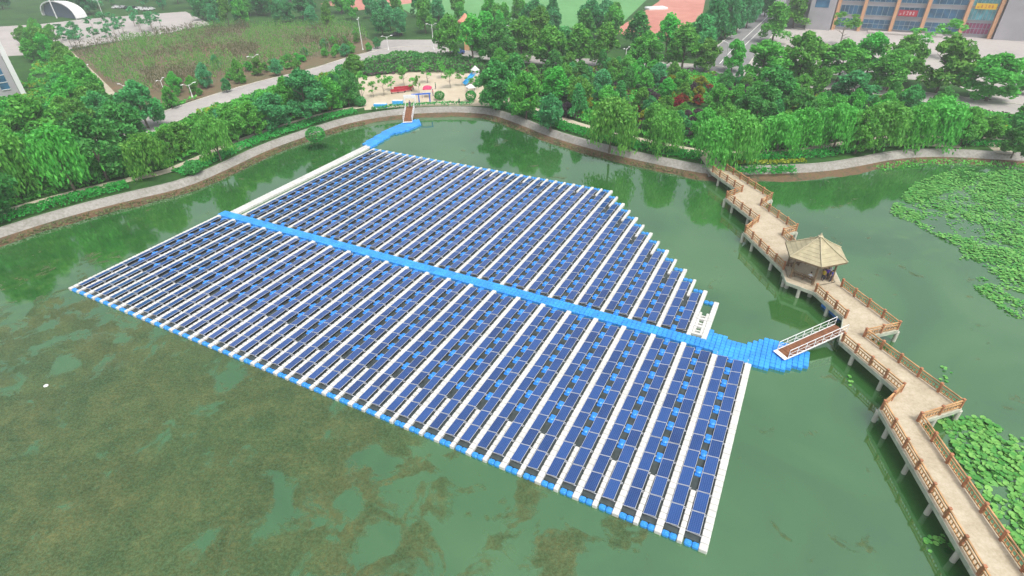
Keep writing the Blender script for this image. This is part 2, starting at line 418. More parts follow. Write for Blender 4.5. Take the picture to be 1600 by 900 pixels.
def nz(scale, detail=6, rough=.6, dist=0, vec=None):
    n = N('ShaderNodeTexNoise'); n.inputs['Scale'].default_value = scale; n.inputs['Detail'].default_value = detail
    n.inputs['Roughness'].default_value = rough; n.inputs['Distortion'].default_value = dist
    t.links.new(vec or gp.outputs['Position'], n.inputs['Vector']); return n.outputs['Fac']
def mth(op, a_, b_=None, c_=None, clamp=False):
    n = N('ShaderNodeMath', operation=op); n.use_clamp = clamp
    for i, q in enumerate((a_, b_, c_)):
        if q is None: continue
        if isinstance(q, (int, float)): n.inputs[i].default_value = q
        else: t.links.new(q, n.inputs[i])
    return n.outputs[0]
def ramp(fac, stops):
    r = N('ShaderNodeValToRGB')
    while len(r.color_ramp.elements) < len(stops): r.color_ramp.elements.new(.5)
    for e, (p_, c_) in zip(r.color_ramp.elements, stops): e.position = p_; e.color = (*c_, 1)
    t.links.new(fac, r.inputs[0]); return r.outputs[0]
def mixc(f_, a_, b_):
    n = N('ShaderNodeMix', data_type='RGBA')
    t.links.new(f_, n.inputs[0])
    t.links.new(a_, n.inputs[6]); t.links.new(b_, n.inputs[7]); return n.outputs[2]
a1 = N('ShaderNodeAttribute', attribute_name='weed').outputs['Fac']
a2 = N('ShaderNodeAttribute', attribute_name='green').outputs['Fac']
base = ramp(nz(.05, 5, .6, 1.0), [(.3, (.016, .078, .018)), (.5, (.032, .116, .028)), (.7, (.058, .150, .046))])
n_s = nz(.28, 8, .62, .8); n_f = nz(1.7, 6, .7)
wm = mth('ADD', mth('MULTIPLY', a1, 1.15), mth('MULTIPLY', mth('SUBTRACT', n_s, .5), 3.4))
wm = mth('ADD', wm, mth('MULTIPLY', mth('SUBTRACT', n_f, .5), .7))
wm0 = mth('MULTIPLY', mth('SUBTRACT', wm, .44), 4.0, clamp=True)
fine = nz(5.0, 5, .8)
wm = mth('MULTIPLY', wm0, mth('MULTIPLY', mth('SUBTRACT', fine, .30), 4.5, clamp=True))
wn = mth('ADD', mth('MULTIPLY', nz(2.6, 9, .9), .75), mth('MULTIPLY', nz(.4, 4, .6, .5), .25))
wgreen = ramp(wn, [(.38, (.018, .040, .018)), (.5, (.062, .085, .034)), (.62, (.145, .165, .065))])
wrust = ramp(wn, [(.38, (.040, .038, .016)), (.5, (.115, .085, .034)), (.62, (.26, .15, .06))])
edge_f = mth('MULTIPLY', mth('SUBTRACT', 1.25, mth('MULTIPLY', wm0, 1.0)), mth('MULTIPLY', mth('SUBTRACT', nz(.12, 3), .42), 5.0, clamp=True), clamp=True)
wcol = mixc(edge_f, wgreen, wrust)
gm = mth('ADD', a2, mth('MULTIPLY', mth('SUBTRACT', nz(.22, 7, .62, 1.5), .5), 2.4))
gm = mth('MULTIPLY', mth('SUBTRACT', gm, .42), 2.4, clamp=True)
gcol = ramp(nz(.7, 8, .8), [(.32, (.012, .055, .016)), (.5, (.035, .125, .026)), (.68, (.10, .19, .05))])  # weed greens; the dark end paints in shore reflections
c1 = mixc(mth('MULTIPLY', gm, .85), base, gcol); c2 = mixc(mth('MULTIPLY', wm, .88), c1, wcol)
t.links.new(c2, b.inputs['Base Color'])
rg = mth('ADD', .05, mth('MULTIPLY', wm, .45)); t.links.new(rg, b.inputs['Roughness'])
b.inputs['IOR'].default_value = 2.05; b.inputs['Specular Tint'].default_value = (.82, 1.0, .84, 1)
t.links.new(mth('SUBTRACT', .85, mth('MULTIPLY', wm, .80)), b.inputs['Specular IOR Level'])
bp = N('ShaderNodeBump'); bp.inputs['Strength'].default_value = .15; bp.inputs['Distance'].default_value = .03
hsum = mth('ADD', nz(.9, 4, .5, .5), mth('MULTIPLY', nz(6, 3), .3))
t.links.new(hsum, bp.inputs['Height']); t.links.new(bp.outputs[0], b.inputs['Normal'])
me.materials.append(m)
tag(link('lake_water', me), kind='structure')
# lake bed out beyond the sheet, on the near side
mb = MB(); mb.face([(-1500, -600, -.7), (1500, -600, -.7), (1500, 160, -.7), (-1500, 160, -.7)]); tag(mb.build('lake_bed', M['mud']), kind='structure')

def sheet(name, pts_px, material, z, smooth=0, pts=None):
    P = pts or [tuple(at(x, y, LAND)[:2]) for x, y in pts_px]
    bm = bmesh.new(); f = bm.faces.new([bm.verts.new((x, y, z)) for x, y in P])
    bmesh.ops.triangulate(bm, faces=[f]); bmesh.ops.recalc_face_normals(bm, faces=bm.faces[:])
    me = D.meshes.new(name); bm.to_mesh(me); bm.free()
    if me.polygons[0].normal.z < 0: me.flip_normals()
    me.materials.append(material); o = link(name, me); return tag(o, kind='structure')
def road(name, line_px, w, material, z, kerb=True):
    P = chaikin([tuple(at(x, y, LAND)[:2]) for x, y in line_px], 2)
    L_, R_ = offset(P, w / 2), offset(P, -w / 2)
    mb = MB(); ribbon(R_, L_, z, z, mb); o = tag(mb.build(name, material), kind='structure')
    if kerb:
        mb = MB()
        for Q, s_ in ((L_, 1), (R_, -1)):
            Q2 = offset(Q, .3 * s_)
            ribbon(Q, Q2, LAND + .13, LAND + .13, mb); ribbon(Q, Q, LAND - .02, LAND + .13, mb)
            ribbon(Q2, Q2, LAND - .02, LAND + .13, mb)
        tag(mb.build('kerb', M['concrete']), kind='structure')
    return P
# field, squares, streets
sheet('nursery_field', [(75, 88), (200, 62), (330, 42), (540, 40), (600, 75), (560, 88), (300, 160), (205, 172), (120, 120)], M['field'], LAND + .004)
sheet('plaza', [(-120, 95), (-60, 45), (60, 38), (130, 30), (290, 18), (330, 38), (260, 52), (160, 68), (60, 85)], M['paving'], LAND + .004)
sheet('sports_pitch', [(560, -25), (640, 20), (700, 30), (960, 48), (1010, 0), (1020, -30)], M['pitch'], LAND + .004)
sheet('running_track', [(955, 50), (1000, 22), (1030, 2), (1045, -30), (1110, -40), (1098, 20), (1085, 62), (1000, 62)], M['track'], LAND + .008)
sheet('running_track', [(500, 6), (560, -8), (660, -12), (700, -5), (650, 4), (560, 16)], M['track'], LAND + .012)
sheet('school_forecourt', [(1120, 70), (1235, 25), (1330, 40), (1400, 46), (1540, 55), (1700, 60), (1720, 190), (1560, 160), (1480, 128), (1330, 118), (1180, 112)], M['paving'], LAND + .004)
sheet('beige_square', [(556, 122), (640, 112), (745, 112), (768, 166), (690, 165), (620, 168), (570, 172)], M['sand'], LAND + .012)
road('road', [(-200, 330), (-60, 268), (60, 245), (180, 222), (238, 192), (330, 158), (420, 130), (500, 112), (570, 88), (640, 74), (700, 82), (800, 92), (960, 100), (1100, 106), (1230, 126), (1400, 146), (1600, 172), (1800, 200)], 9, M['pale_road'], LAND + .016)
road('avenue', [(1115, 118), (1150, 78), (1185, 45), (1225, 5), (1260, -30)], 13, M['asphalt'], LAND + .020)
road('service_road', [(95, 75), (140, 118), (190, 172), (230, 200)], 4, M['path'], LAND + .012, kerb=False)
sheet('road_junction', [(560, 92), (600, 62), (690, 62), (705, 86), (640, 98)], M['pale_road'], LAND + .024)
# painted line on the avenue
for dx in (-1.2, 1.2):
    P = chaikin([tuple(at(x, y, LAND)[:2]) for x, y in [(1131, 100), (1152, 76), (1186, 44), (1222, 8)]], 1)
    mb = MB(); ribbon(offset(P, dx - .12), offset(P, dx + .12), LAND + .026, LAND + .026, mb); tag(mb.build('road_marking', M['line']), kind='structure')
# footpath behind the hedge, in the pale broken line the photograph shows
PATH = offset(SH, 9.5)
mb = MB(); ribbon(offset(SH, 8.4), offset(SH, 10.8), LAND + .010, LAND + .010, mb); tag(mb.build('footpath', M['path']), kind='structure')
for pl, w in (([(1572, 240), (1540, 215), (1545, 190), (1560, 168)], 3), ([(880, 190), (830, 175), (790, 150)], 2.4), ([(1180, 232), (1240, 215), (1300, 236), (1400, 222), (1500, 228)], 2.5), ([(250, 215), (300, 215), (380, 232)], 2.5)):
    P = chaikin([tuple(at(x, y, LAND)[:2]) for x, y in pl], 2)
    mb = MB(); ribbon(offset(P, -w / 2), offset(P, w / 2), LAND + .014, LAND + .014, mb); tag(mb.build('garden_path', M['path']), kind='structure')

# ------------------------------------------------------------------ floating solar array
PW, PL = .99, 1.93
TILT = R(9)
def panel_proto():
    root = empty('solar_panel')
    ct, st = math.cos(TILT), math.sin(TILT)
    z0 = .37
    def T(x, y, d=0): return Vector((x * ct - d * st, y, z0 + x * st + d * ct))
    f = MB(); fw = .026; th = .035
    for (xa, xb, ya, yb) in ((0, PW, 0, fw), (0, PW, PL - fw, PL), (0, fw, fw, PL - fw), (PW - fw, PW, fw, PL - fw)):
        f.solid([T(xa, ya, 0), T(xb, ya, 0), T(xb, yb, 0), T(xa, yb, 0), T(xa, ya, th), T(xb, ya, th), T(xb, yb, th), T(xa, yb, th)],
                [(0, 3, 2, 1), (4, 5, 6, 7), (0, 1, 5, 4), (1, 2, 6, 5), (2, 3, 7, 6), (3, 0, 4, 7)])
    f.build('frame', M['alu'], root)
    g = MB(); g.face([T(fw, fw, th - .008), T(PW - fw, fw, th - .008), T(PW - fw, PL - fw, th - .008), T(fw, PL - fw, th - .008)], 0, [(0, 0), (1, 0), (1, 1), (0, 1)])
    g.face([T(fw, fw, .005), T(fw, PL - fw, .005), T(PW - fw, PL - fw, .005), T(PW - fw, fw, .005)], 1)
    g.build('cell_face', [M['cells'], M['backsheet']], root)
    s = MB()
    for y in (.02, PL - .07):
        s.beam((-.1, y + .03, .33), (PW + .12, y + .03, .33), .05, .05)
        s.beam((PW - .05, y + .03, .33), T(PW - .05, y + .03, -.01), .04, .04)
    s.beam((.12, 0, .315), (.12, PL, .315), .04, .04)
    s.build('support_rail', M['alu'], root)
    return root
def lower_panels():
    for bay in range(24):
        for c in range(2):
            u = bay * BAY + (.32 if c == 0 else HB + .25)
            for r_ in range(11):
                yield u, FA + 1.02 + r_ * PP + .02, bay, c, r_, 'lower'
def upper_rows(k): return 16 if k <= 30 else 16 - (k - 30)
def upper_panels():
    for k in range(42):                                # half-bay columns right of strip k
        u = DU + k * HB + (.30 if k % 2 == 0 else .25)
        n = upper_rows(k + 1)
        for r_ in range(n):
            yield u, VU + .50 + r_ * PP + .02, k // 2, k % 2, r_, 'upper'
allp = sorted(list(lower_panels()) + list(upper_panels()), key=lambda p: (A(p[0], p[1]) - Vector((0, 0, CAM_H))).length)
near, rest = allp[:300], allp[300:]
PROTO = panel_proto()
first = True
def relz(o): return o
for (u, v, bay, c, r_, half) in near:
    o = PROTO if first else copy_tree(PROTO)
    first = False
    o.location = A(u, v, random.uniform(-.015, .015)); o.rotation_euler = (random.uniform(-.008, .008), random.uniform(-.008, .008), AT + random.uniform(-.003, .003))
    if half == 'lower':
        lab = 'solar panel %s from the front edge, %s column of %s bay from the right' % (ORD(r_ + 1), 'left' if c == 0 else 'right', ORD(24 - bay))
        grp = 'solar panels between the front edge and the blue walkway'
    else:
        lab = 'solar panel %s beyond the walkway, %s column of far %s bay from right' % (ORD(r_ + 1), 'left' if c == 0 else 'right', ORD(21 - bay))
        grp = 'solar panels beyond the blue walkway'
    tag(o, lab, 'solar panel', grp)
big = MB()
parts = list(PROTO.children)
for (u, v, bay, c, r_, half) in rest:
    Mx = Matrix.Translation(A(u, v, random.uniform(-.015, .015))) @ Matrix.Rotation(AT, 4, 'Z') @ Matrix.Rotation(random.uniform(-.01, .01), 4, 'Y')
    for pi, ch in enumerate(parts):
        me = ch.data; base_m = {'frame': 0, 'cell_face': 1, 'support_rail': 0}[ch.name.split('.')[0]]
        uvl = me.uv_layers.get('UVMap')
        n0 = len(big.v)
        big.v += [tuple(Mx @ x.co) for x in me.vertices]
        for p in me.polygons:
            big.f.append(tuple(i + n0 for i in p.vertices)); big.m.append(base_m + p.material_index)
            big.uv.append([tuple(uvl.data[li].uv) for li in p.loop_indices] if uvl else [(0, 0)] * len(p.vertices))
tag(big.build('solar_panels', [M['alu'], M['cells'], M['backsheet']]), 'blue solar panels in the left and far rows of the floating array', 'solar panels', kind='stuff')

# white walkway strips
def strip(u, v0, v1, w, label, group, name='white_walkway', z=STRIP_Z):
    mb = MB(); L = v1 - v0; n = max(1, round(L / .62)); s_ = L / n
    for i in range(n): mb.box((0, (i + .5) * s_, z / 2 - .03 + .0), (w, s_ - .03, z + .06), bev=.05)
    o = mb.build(name, M['white_plastic']); o.location = A(u, v0, 0); o.rotation_euler = (0, 0, AT)
    return tag(o, label, 'floating walkway', group)
for k in range(49):
    if k % 2 == 0:
        i = k // 2
        if i == 24: lb = 'white float walkway forming the right edge of the lower array'
        elif i == 0: lb = 'white float walkway along the left edge of the lower array'
        else: lb = 'long white float walkway between panel rows, %s from the right edge of the array' % ORD(24 - i + 1)
        strip(k * HB, FA, VL + .15, .56 if i < 24 else .64, lb, 'long white walkways of the lower array')
    else:
        left = (48 - k) // 2 + 1
        n_ = 2.0 + (1.0 if k < 20 else 0)
        strip(k * HB - .04, FA, FA + 1.02 + PP * n_, .42, 'short white float stub at the front edge, in the %s bay from the right' % ORD(left), 'short white stubs along the front edge')
def top_of(k): return VF if k <= 30 else VF - (k - 30) * PP
for k in range(43):
    if k % 2 == 0:
        strip(DU + k * HB, VU - .15, top_of(k), .50, 'long white float walkway beyond the blue walkway, %s from the left end' % ORD(k // 2 + 1), 'long white walkways of the far array')
    else:
        strip(DU + k * HB - .04, top_of(k) - 1.02 - PP * (1.0 if k <= 30 else 1.5), top_of(k), .38, 'short white float stub on the far edge, in the %s bay from the left' % ORD(k // 2 + 1), 'short white stubs along the far edge')
# last half bay: white service platform with holes
mb = MB(); u0, u1 = DU + 42 * HB + .28, DU + 43 * HB + .30
strip(DU + 43 * HB, VU - .15, top_of(43), .60, 'outermost white float walkway at the right end of the far array', 'long white walkways of the far array')
pv0 = VU + .5
for i in range(3):
    vv = pv0 + i * 1.5
    mb.box((0, vv + .15 - pv0, .17), (1.13, .34, .34), bev=.04)
    mb.box((-.40, vv + .80 - pv0, .17), (.30, 1.2, .33), bev=.04); mb.box((.40, vv + .80 - pv0, .17), (.30, 1.2, .33), bev=.04)
    mb.box((0, vv + .83 - pv0, .12), (.56, .22, .24), bev=.04)
o = mb.build('service_platform', M['white_plastic']); o.location = A(DU + 42 * HB + .815, pv0); o.rotation_euler = (0, 0, AT)
tag(o, 'white service platform with square holes at the right end of the far array', 'floating platform')
# wide white strip along the left of the far array
mb = MB()
L = 40.3 - (VU - .1); n = round(L / .62)
for i in range(n):
    for j in range(3): mb.box(((j - 1) * .56, (i + .5) * L / n, .16), (.53, L / n - .03, .40), bev=.05)
o = mb.build('wide_walkway', M['white_plastic']); o.location = A(1.35, VU - .1); o.rotation_euler = (0, 0, AT)
tag(o, 'wide white float walkway on the left edge of the far array', 'floating walkway')

# added dark slabs standing in for the shade under the panels
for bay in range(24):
    mb = MB(); mb.box((0, 0, .06), (BAY - .62, 11 * PP + .9, .16), bev=.03); o = mb.build('shade_slab', M['gap_shade'])
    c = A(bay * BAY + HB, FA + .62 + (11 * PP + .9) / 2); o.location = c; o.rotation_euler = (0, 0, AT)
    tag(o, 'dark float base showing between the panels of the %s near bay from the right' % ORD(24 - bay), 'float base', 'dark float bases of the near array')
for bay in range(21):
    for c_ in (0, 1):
        n = upper_rows(2 * bay + c_ + 1); mb = MB(); w_ = HB - (.30 if c_ == 0 else .28); mb.box((0, 0, .06), (w_, n * PP + .5, .16), bev=.03); o = mb.build('shade_slab', M['gap_shade'])
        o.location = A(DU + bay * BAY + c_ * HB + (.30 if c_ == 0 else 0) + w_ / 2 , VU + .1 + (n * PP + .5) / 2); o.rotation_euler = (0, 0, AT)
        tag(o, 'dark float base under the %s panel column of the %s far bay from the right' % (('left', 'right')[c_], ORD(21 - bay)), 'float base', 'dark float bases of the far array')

# blue drum floats in the gap columns
def drum_mesh():
    mb = MB(); mb.lathe((0, 0, 0), [(.20, -.05), (.29, .0), (.29, .30), (.25, .40), (.14, .46), (.05, .48)], 10)
    mb.box((0, .12, .16), (.58, 1.02, .20), bev=.05)
    mb.lathe((0, 0, .47), [(.05, 0), (.05, .04), (.03, .05)], 6)
    return mb.build('drum_float', M['blue_float'], mesh_only=True)
DM = drum_mesh()
spots = []
for bay in range(24):
    for r_ in range(3 if bay >= 10 else 4, 12): spots.append((bay * BAY + HB - .06, FA + 1.02 + (r_ - .0) * PP, 'lower', bay, r_))
for bay in range(21):
    n = upper_rows(2 * bay + 2)
    for r_ in range(0, n - 1): spots.append((DU + bay * BAY + HB - .06, VU + .5 + r_ * PP + .1, 'upper', bay, r_))
spots = [s for s in spots if s[1] < VL - .25 or s[2] == 'upper']
spots.sort(key=lambda s: (A(s[0], s[1]) - Vector((0, 0, CAM_H))).length)
for s in spots[:300]:
    o = link('drum_float', DM); o.location = A(s[0], s[1], random.uniform(-.02, .02)); o.rotation_euler = (0, 0, AT)
    if s[2] == 'lower': lb = 'blue drum float %s from the front, middle of %s near bay from the right' % (ORD(s[4] - 1), ORD(24 - s[3]))
    else: lb = 'blue drum float %s beyond the walkway, middle of %s far bay from the right' % (ORD(s[4] + 1), ORD(21 - s[3]))
    tag(o, lb, 'float', 'blue drum floats between the panel columns')
mb = MB()
for s in spots[300:]:
    n0 = len(mb.v); c = A(s[0], s[1])
    mb.v += [(x.co.x * ca - x.co.y * sa + c.x, x.co.x * sa + x.co.y * ca + c.y, x.co.z) for x in DM.vertices]
    for p in DM.polygons: mb.f.append(tuple(i + n0 for i in p.vertices)); mb.m.append(0); mb.uv.append([(0, 0)] * len(p.vertices))
tag(mb.build('drum_floats', M['blue_float']), 'blue drum floats in the farther gaps between the panel columns', 'floats', kind='stuff')

# blue edge floats between the strip ends
def edge_mesh(w):
    mb = MB(); n = 2 if w < 1.3 else 3
    for i in range(n):
        s_ = w / n; mb.box(((i + .5) * s_, .25, .10), (s_ - .02, .48, .36), bev=.09)
        mb.lathe(((i + .5) * s_, .25, .27), [(.15, 0), (.13, .05), (.05, .07)], 8)
    return mb.build('edge_float', M['blue_plastic'], mesh_only=True)
EM = edge_mesh(HB - .54)
def edge(u, v, lb, grp):
    o = link('edge_float', EM); o.location = A(u, v, 0); o.rotation_euler = (0, 0, AT); tag(o, lb, 'float', grp)
for k in range(48): edge(k * HB + .28, FA + .04, 'blue float block on the front edge, %s from the right corner' % ORD(48 - k), 'blue floats along the front edge')
for k in range(43):
    lb = 'blue float block on the far edge, %s from the left corner' % ORD(k + 1) if k < 30 else 'blue float block on the stepped right edge, %s step down from the far corner' % ORD(k - 29)
    edge(DU + k * HB + .28, top_of(k + 1) - .52, lb, 'blue floats along the far edge' if k < 30 else 'blue floats on the stepped edge')

# blue cube docks
def cubes(inside, u0, u1, v0, v1, s_=.5):
    mb = MB(); u = u0
    while u < u1:
        v = v0
        while v < v1:
            if inside(u + s_ / 2, v + s_ / 2):
                mb.box((u + s_ / 2, v + s_ / 2, .17 + random.uniform(-.008, .008)), (s_ - .018, s_ - .018, .44), bev=.045)
            v += s_
        u += s_
    return mb
PLAT = [tuple(A_inv(*at(x, y, .4)[:2])) for x, y in [(1110, 515), (1160, 537), (1203, 528), (1236, 536), (1262, 549), (1262, 569), (1222, 578), (1172, 566), (1100, 545)]]
wcell = (VU - VL - .06) / 3
def in_main(u, v):
    return (-.5 < u < 78.5 and VL + .03 <= v <= VU - .03) or inpoly(u, v, PLAT)
mb = cubes(in_main, -.5, 88, VL + .03 - wcell * 10, VL + wcell * 20, wcell)
o = mb.build('blue_dock', M['blue_plastic']); o.location = (AX, AY, 0); o.rotation_euler = (0, 0, AT)
tag(o, 'long blue cube float walkway across the array, widening to a landing on the right', 'floating dock')
NP = [tuple(A_inv(*at(x, y, .4)[:2])) for x, y in [(568, 222), (606, 202), (634, 190), (655, 187), (658, 193), (640, 203), (612, 208), (580, 230)]]
P0 = Vector(at(574, 226, .4)); P1 = Vector(at(655, 190, .4)); dth = math.atan2(P1.y - P0.y, P1.x - P0.x)
def loc2(x, y, P0=P0, dth=dth):
    p = at(x, y, .4) - P0; return p.x * math.cos(dth) + p.y * math.sin(dth), -p.x * math.sin(dth) + p.y * math.cos(dth)
NP = [loc2(x, y) for x, y in [(566, 224), (606, 201), (636, 188), (655, 186), (658, 193), (640, 202), (612, 209), (580, 230)]]
mb = cubes(lambda a_, b_: inpoly(a_, b_, NP), -6, 40, -8, 8, .5)
o = mb.build('blue_dock', M['blue_plastic']); o.location = (P0.x, P0.y, 0); o.rotation_euler = (0, 0, dth)
tag(o, 'blue cube float dock leading from the array to the far shore', 'floating dock')
mb = MB(); q0 = at(1286, 474, .3); q1 = at(1316, 499, .3); d = (q1 - q0); n = int(d.length / .5)
for i in range(n):
    for j in range(4):
        p = q0 + d.normalized() * (i + .5) * .5 + Vector((-d.normalized().y, d.normalized().x, 0)) * (j * .5)
        mb.box((p.x, p.y, .17), (.48, .48, .44), rz=math.atan2(d.y, d.x), bev=.045)
tag(mb.build('spare_dock', M['blue_float']), 'small blue float raft tucked under the boardwalk beside the gangway', 'floating dock')

# ------------------------------------------------------------------ boardwalk
DZ = 1.6
LP = [(1088, 236), (1112, 269), (1157, 300), (1133, 309), (1182, 347), (1162, 363), (1222, 421), (1229, 440), (1272, 456), (1318, 497), (1313, 533), (1404, 612), (1374, 639), (1524, 898)]
RP = [(1103, 232), (1136, 266), (1206, 311), (1190, 321), (1245, 361), (1224, 368), (1262, 405), (1305, 424), (1316, 448), (1404, 515), (1352, 526), (1502, 638), (1437, 659), (1600, 893)]
Lw = [at(x, y, DZ) for x, y in LP]; Rw = [at(x, y, DZ) for x, y in RP]
dl = (Lw[-1] - Lw[-2]).normalized(); Lw.append(Lw[-1] + dl * 14); dr = (Rw[-1] - Rw[-2]).normalized(); Rw.append(Rw[-1] + dr * 14)
bw = empty('boardwalk', (32, 60, 0), 0, 'zigzag concrete boardwalk with orange brown railings crossing the lake', 'boardwalk')
def child(mb, name, mats, root, **k):
    o = mb.build(name, mats, root, **k); o.matrix_parent_inverse = Matrix.Translation(-root.location); return o
poly = [(p.x, p.y) for p in Lw] + [(p.x, p.y) for p in reversed(Rw)]
def tri_prism(poly, z0, z1):
    bm = bmesh.new(); f = bm.faces.new([bm.verts.new((x, y, z0)) for x, y in poly])
    r = bmesh.ops.extrude_face_region(bm, geom=[f])
    for e in r['geom']:
        if isinstance(e, bmesh.types.BMVert): e.co.z = z1
    bmesh.ops.triangulate(bm, faces=bm.faces[:]); bmesh.ops.recalc_face_normals(bm, faces=bm.faces[:])
    return bm
bm = tri_prism(poly, DZ - .18, DZ); me = D.meshes.new('deck'); bm.to_mesh(me); bm.free(); me.materials.append(M['deck'])
o = link('deck', me, bw); o.matrix_parent_inverse = Matrix.Translation(-bw.location)
mb = MB()
for Q, s_ in ((Lw, 1), (Rw, -1)):
    for a_, b_ in zip(Q[:-1], Q[1:]):
        mb.beam((a_.x, a_.y, DZ - .22), (b_.x, b_.y, DZ - .22), .16, .42)
child(mb, 'edge_beam', M['fascia'], bw)
# pillars
def pillar(p, r_=.2):
    mb = MB(); mb.lathe((p[0], p[1], -.65), [(r_ * 1.05, 0), (r_, .7), (r_, .6 + DZ - .2)], 12); child(mb, 'pillar', M['concrete'], bw)
def along(Q, step, inset, side):
    out = []
    for a_, b_ in zip(Q[:-1], Q[1:]):
        L = (b_ - a_).length
        if L < 3.2: ks = [.5] if L > 2.2 else []
        else:
            n = max(1, round(L / step)); ks = [(i + .5) / n for i in range(n)]
        t_ = (b_ - a_).normalized(); nrm = Vector((-t_.y, t_.x, 0)) * side
        for k in ks: out.append(a_.lerp(b_, k) + nrm * inset)
    return out
for p in along(Lw, 4.2, .12, 1): pillar(p)
for p in along(Rw, 4.2, .25, -1): pillar(p)
for p in (Lw[3], Lw[5], Lw[12], Rw[2], Rw[4], Rw[9], Rw[11]): pillar(p)
# railings
def railing(a_, b_, ends=(True, True)):
    a_ = Vector(a_); b_ = Vector(b_); L = (b_ - a_).length
    if L < .7: return
    n = max(1, round(L / 2.1)); t_ = (b_ - a_) / L
    for i in range(n + 1):
        if (i == 0 and not ends[0]) or (i == n and not ends[1]): continue
        p = a_ + t_ * L * i / n; mb = MB()
        mb.box((p.x, p.y, DZ + .55), (.19, .19, 1.1), rz=math.atan2(t_.y, t_.x)); mb.box((p.x, p.y, DZ + 1.13), (.25, .25, .08), rz=math.atan2(t_.y, t_.x), bev=.03)
        child(mb, 'railing_post', M['rail_post'], bw)
    mb = MB()
    for z, w, h in ((.98, .12, .11), (.66, .08, .08), (.2, .09, .09)):
        mb.beam(a_ + Vector((0, 0, z)), b_ + Vector((0, 0, z)), w, h)
    m_ = int(L / .34)
    for i in range(m_):
        p = a_ + t_ * L * (i + .5) / m_
        mb.box((p.x, p.y, DZ + .43), (.07, .06, .46), rz=math.atan2(t_.y, t_.x))
    child(mb, 'railing', M['rail_wood'], bw)
def inset(Q, d):
    n = len(Q); out = []
    P2 = [(q.x, q.y) for q in Q]; O = offset(P2, d); return [Vector((o_[0], o_[1], DZ)) for o_ in O]
Li = inset(Lw, .16); Ri = inset(Rw, -.16)
for i in range(len(Li) - 1):
    if i in (6, 7): continue
    if i == 9:   # gangway opening
        a_, b_ = Li[9], Li[10]; continue
    if i == 0: continue
    railing(Li[i], Li[i + 1], (i != 1, True) if False else (True, i in (5, 8, 13)))
for i in range(len(Ri) - 1):
    if i in (6, 7): continue
    if i == 0: continue
    railing(Ri[i], Ri[i + 1], (True, i in (5, 13)))
# abutment where the boardwalk lands
mb = MB(); a0, a1_ = Lw[0], Rw[0]
mb.prism([(a0.x, a0.y), (a1_.x, a1_.y), (Rw[1].x, Rw[1].y + 1), (Lw[1].x, Lw[1].y + 1)], .1, DZ - .2); child(mb, 'abutment', M['bank_stone'], bw)

# pavilion
PC = Vector((37.0, 58.0, 0)); EZ, AZ = 4.65, 6.75; RR = 3.65
pv = empty('pavilion', (PC.x, PC.y, DZ), 0, 'six sided thatch coloured pavilion with open sides on the boardwalk', 'pavilion')
hexa = lambda r_, z, ph=15: [Vector((PC.x + r_ * math.cos(R(ph + 60 * i)), PC.y + r_ * math.sin(R(ph + 60 * i)), z)) for i in range(6)]
mb = MB(); H0 = hexa(3.0, 0); mb.prism([(p.x, p.y) for p in H0], DZ - .34, DZ + .012); child(mb, 'platform', M['deck'], pv)
mb = MB()
for a_, b_ in zip(H0, H0[1:] + H0[:1]): mb.beam((a_.x, a_.y, DZ - .25), (b_.x, b_.y, DZ - .25), .2, .5)
child(mb, 'platform_beam', M['fascia'], pv)
for p in H0:
    mb = MB(); mb.lathe((p.x * .94 + PC.x * .06, p.y * .94 + PC.y * .06, -.65), [(.27, 0), (.25, .7), (.25, DZ + .3)], 12); child(mb, 'pillar', M['concrete'], pv)
for p in hexa(2.65, DZ):
    mb = MB(); mb.tube(p, (p.x, p.y, EZ + .1), .13, .12, 10); mb.lathe(tuple(p), [(.2, 0), (.2, .12), (.15, .16)], 10); child(mb, 'column', M['pav_wood'], pv)
for i in range(6):
    a_, b_ = hexa(RR, EZ)[i], hexa(RR, EZ)[(i + 1) % 6]; ap = Vector((PC.x, PC.y, AZ))
    mb = MB()
    n = 7
    for k in range(n):
        f0, f1 = k / n, (k + 1) / n
        sag = lambda f: -0.22 * math.sin(f * math.pi) * .5
        p0 = a_.lerp(ap, f0) + Vector((0, 0, sag(f0))); p1 = b_.lerp(ap, f0) + Vector((0, 0, sag(f0)))
        q0_ = a_.lerp(ap, f1) + Vector((0, 0, sag(f1))); q1_ = b_.lerp(ap, f1) + Vector((0, 0, sag(f1)))
        ov = Vector((0, 0, .035))
        mb.face([p0 + ov, p1 + ov, q1_, q0_]); mb.face([p0 - ov, p0 + ov, q0_, q0_ - ov]); mb.face([p0 - ov, p1 - ov, p1 + ov, p0 + ov])
        mb.face([p1 - ov * 2, p0 - ov * 2, q0_ - ov * 2, q1_ - ov * 2])
    child(mb, 'roof_slope', M['roof'], pv)
mb = MB()
for p in hexa(RR + .02, EZ + .02):
    c = Vector((PC.x, PC.y, AZ + .05)); pts_ = [p.lerp(c, k / 6) + Vector((0, 0, -0.22 * math.sin(k / 6 * math.pi) * .5 + .05)) for k in range(7)]
    for a_, b_ in zip(pts_[:-1], pts_[1:]): mb.tube(a_, b_, .07, .07, 6)
mb.lathe((PC.x, PC.y, AZ - .02), [(.3, 0), (.32, .1), (.14, .25), (.1, .4), (.03, .55)], 10)
child(mb, 'roof_ridge', mat('roof_ridge', (.42, .375, .25), .8, .1, 1), pv)
mb = MB(); E_ = hexa(RR - .05, EZ - .09); 
for a_, b_ in zip(E_, E_[1:] + E_[:1]): mb.beam(a_, b_, .09, .2)
I_ = hexa(2.65, EZ - .1)
for a_, b_ in zip(I_, I_[1:] + I_[:1]): mb.beam(a_, b_, .12, .26); mb.beam(a_ - Vector((0, 0, .45)), b_ - Vector((0, 0, .45)), .06, .08)
child(mb, 'eave_beam', M['pav_wood'], pv)
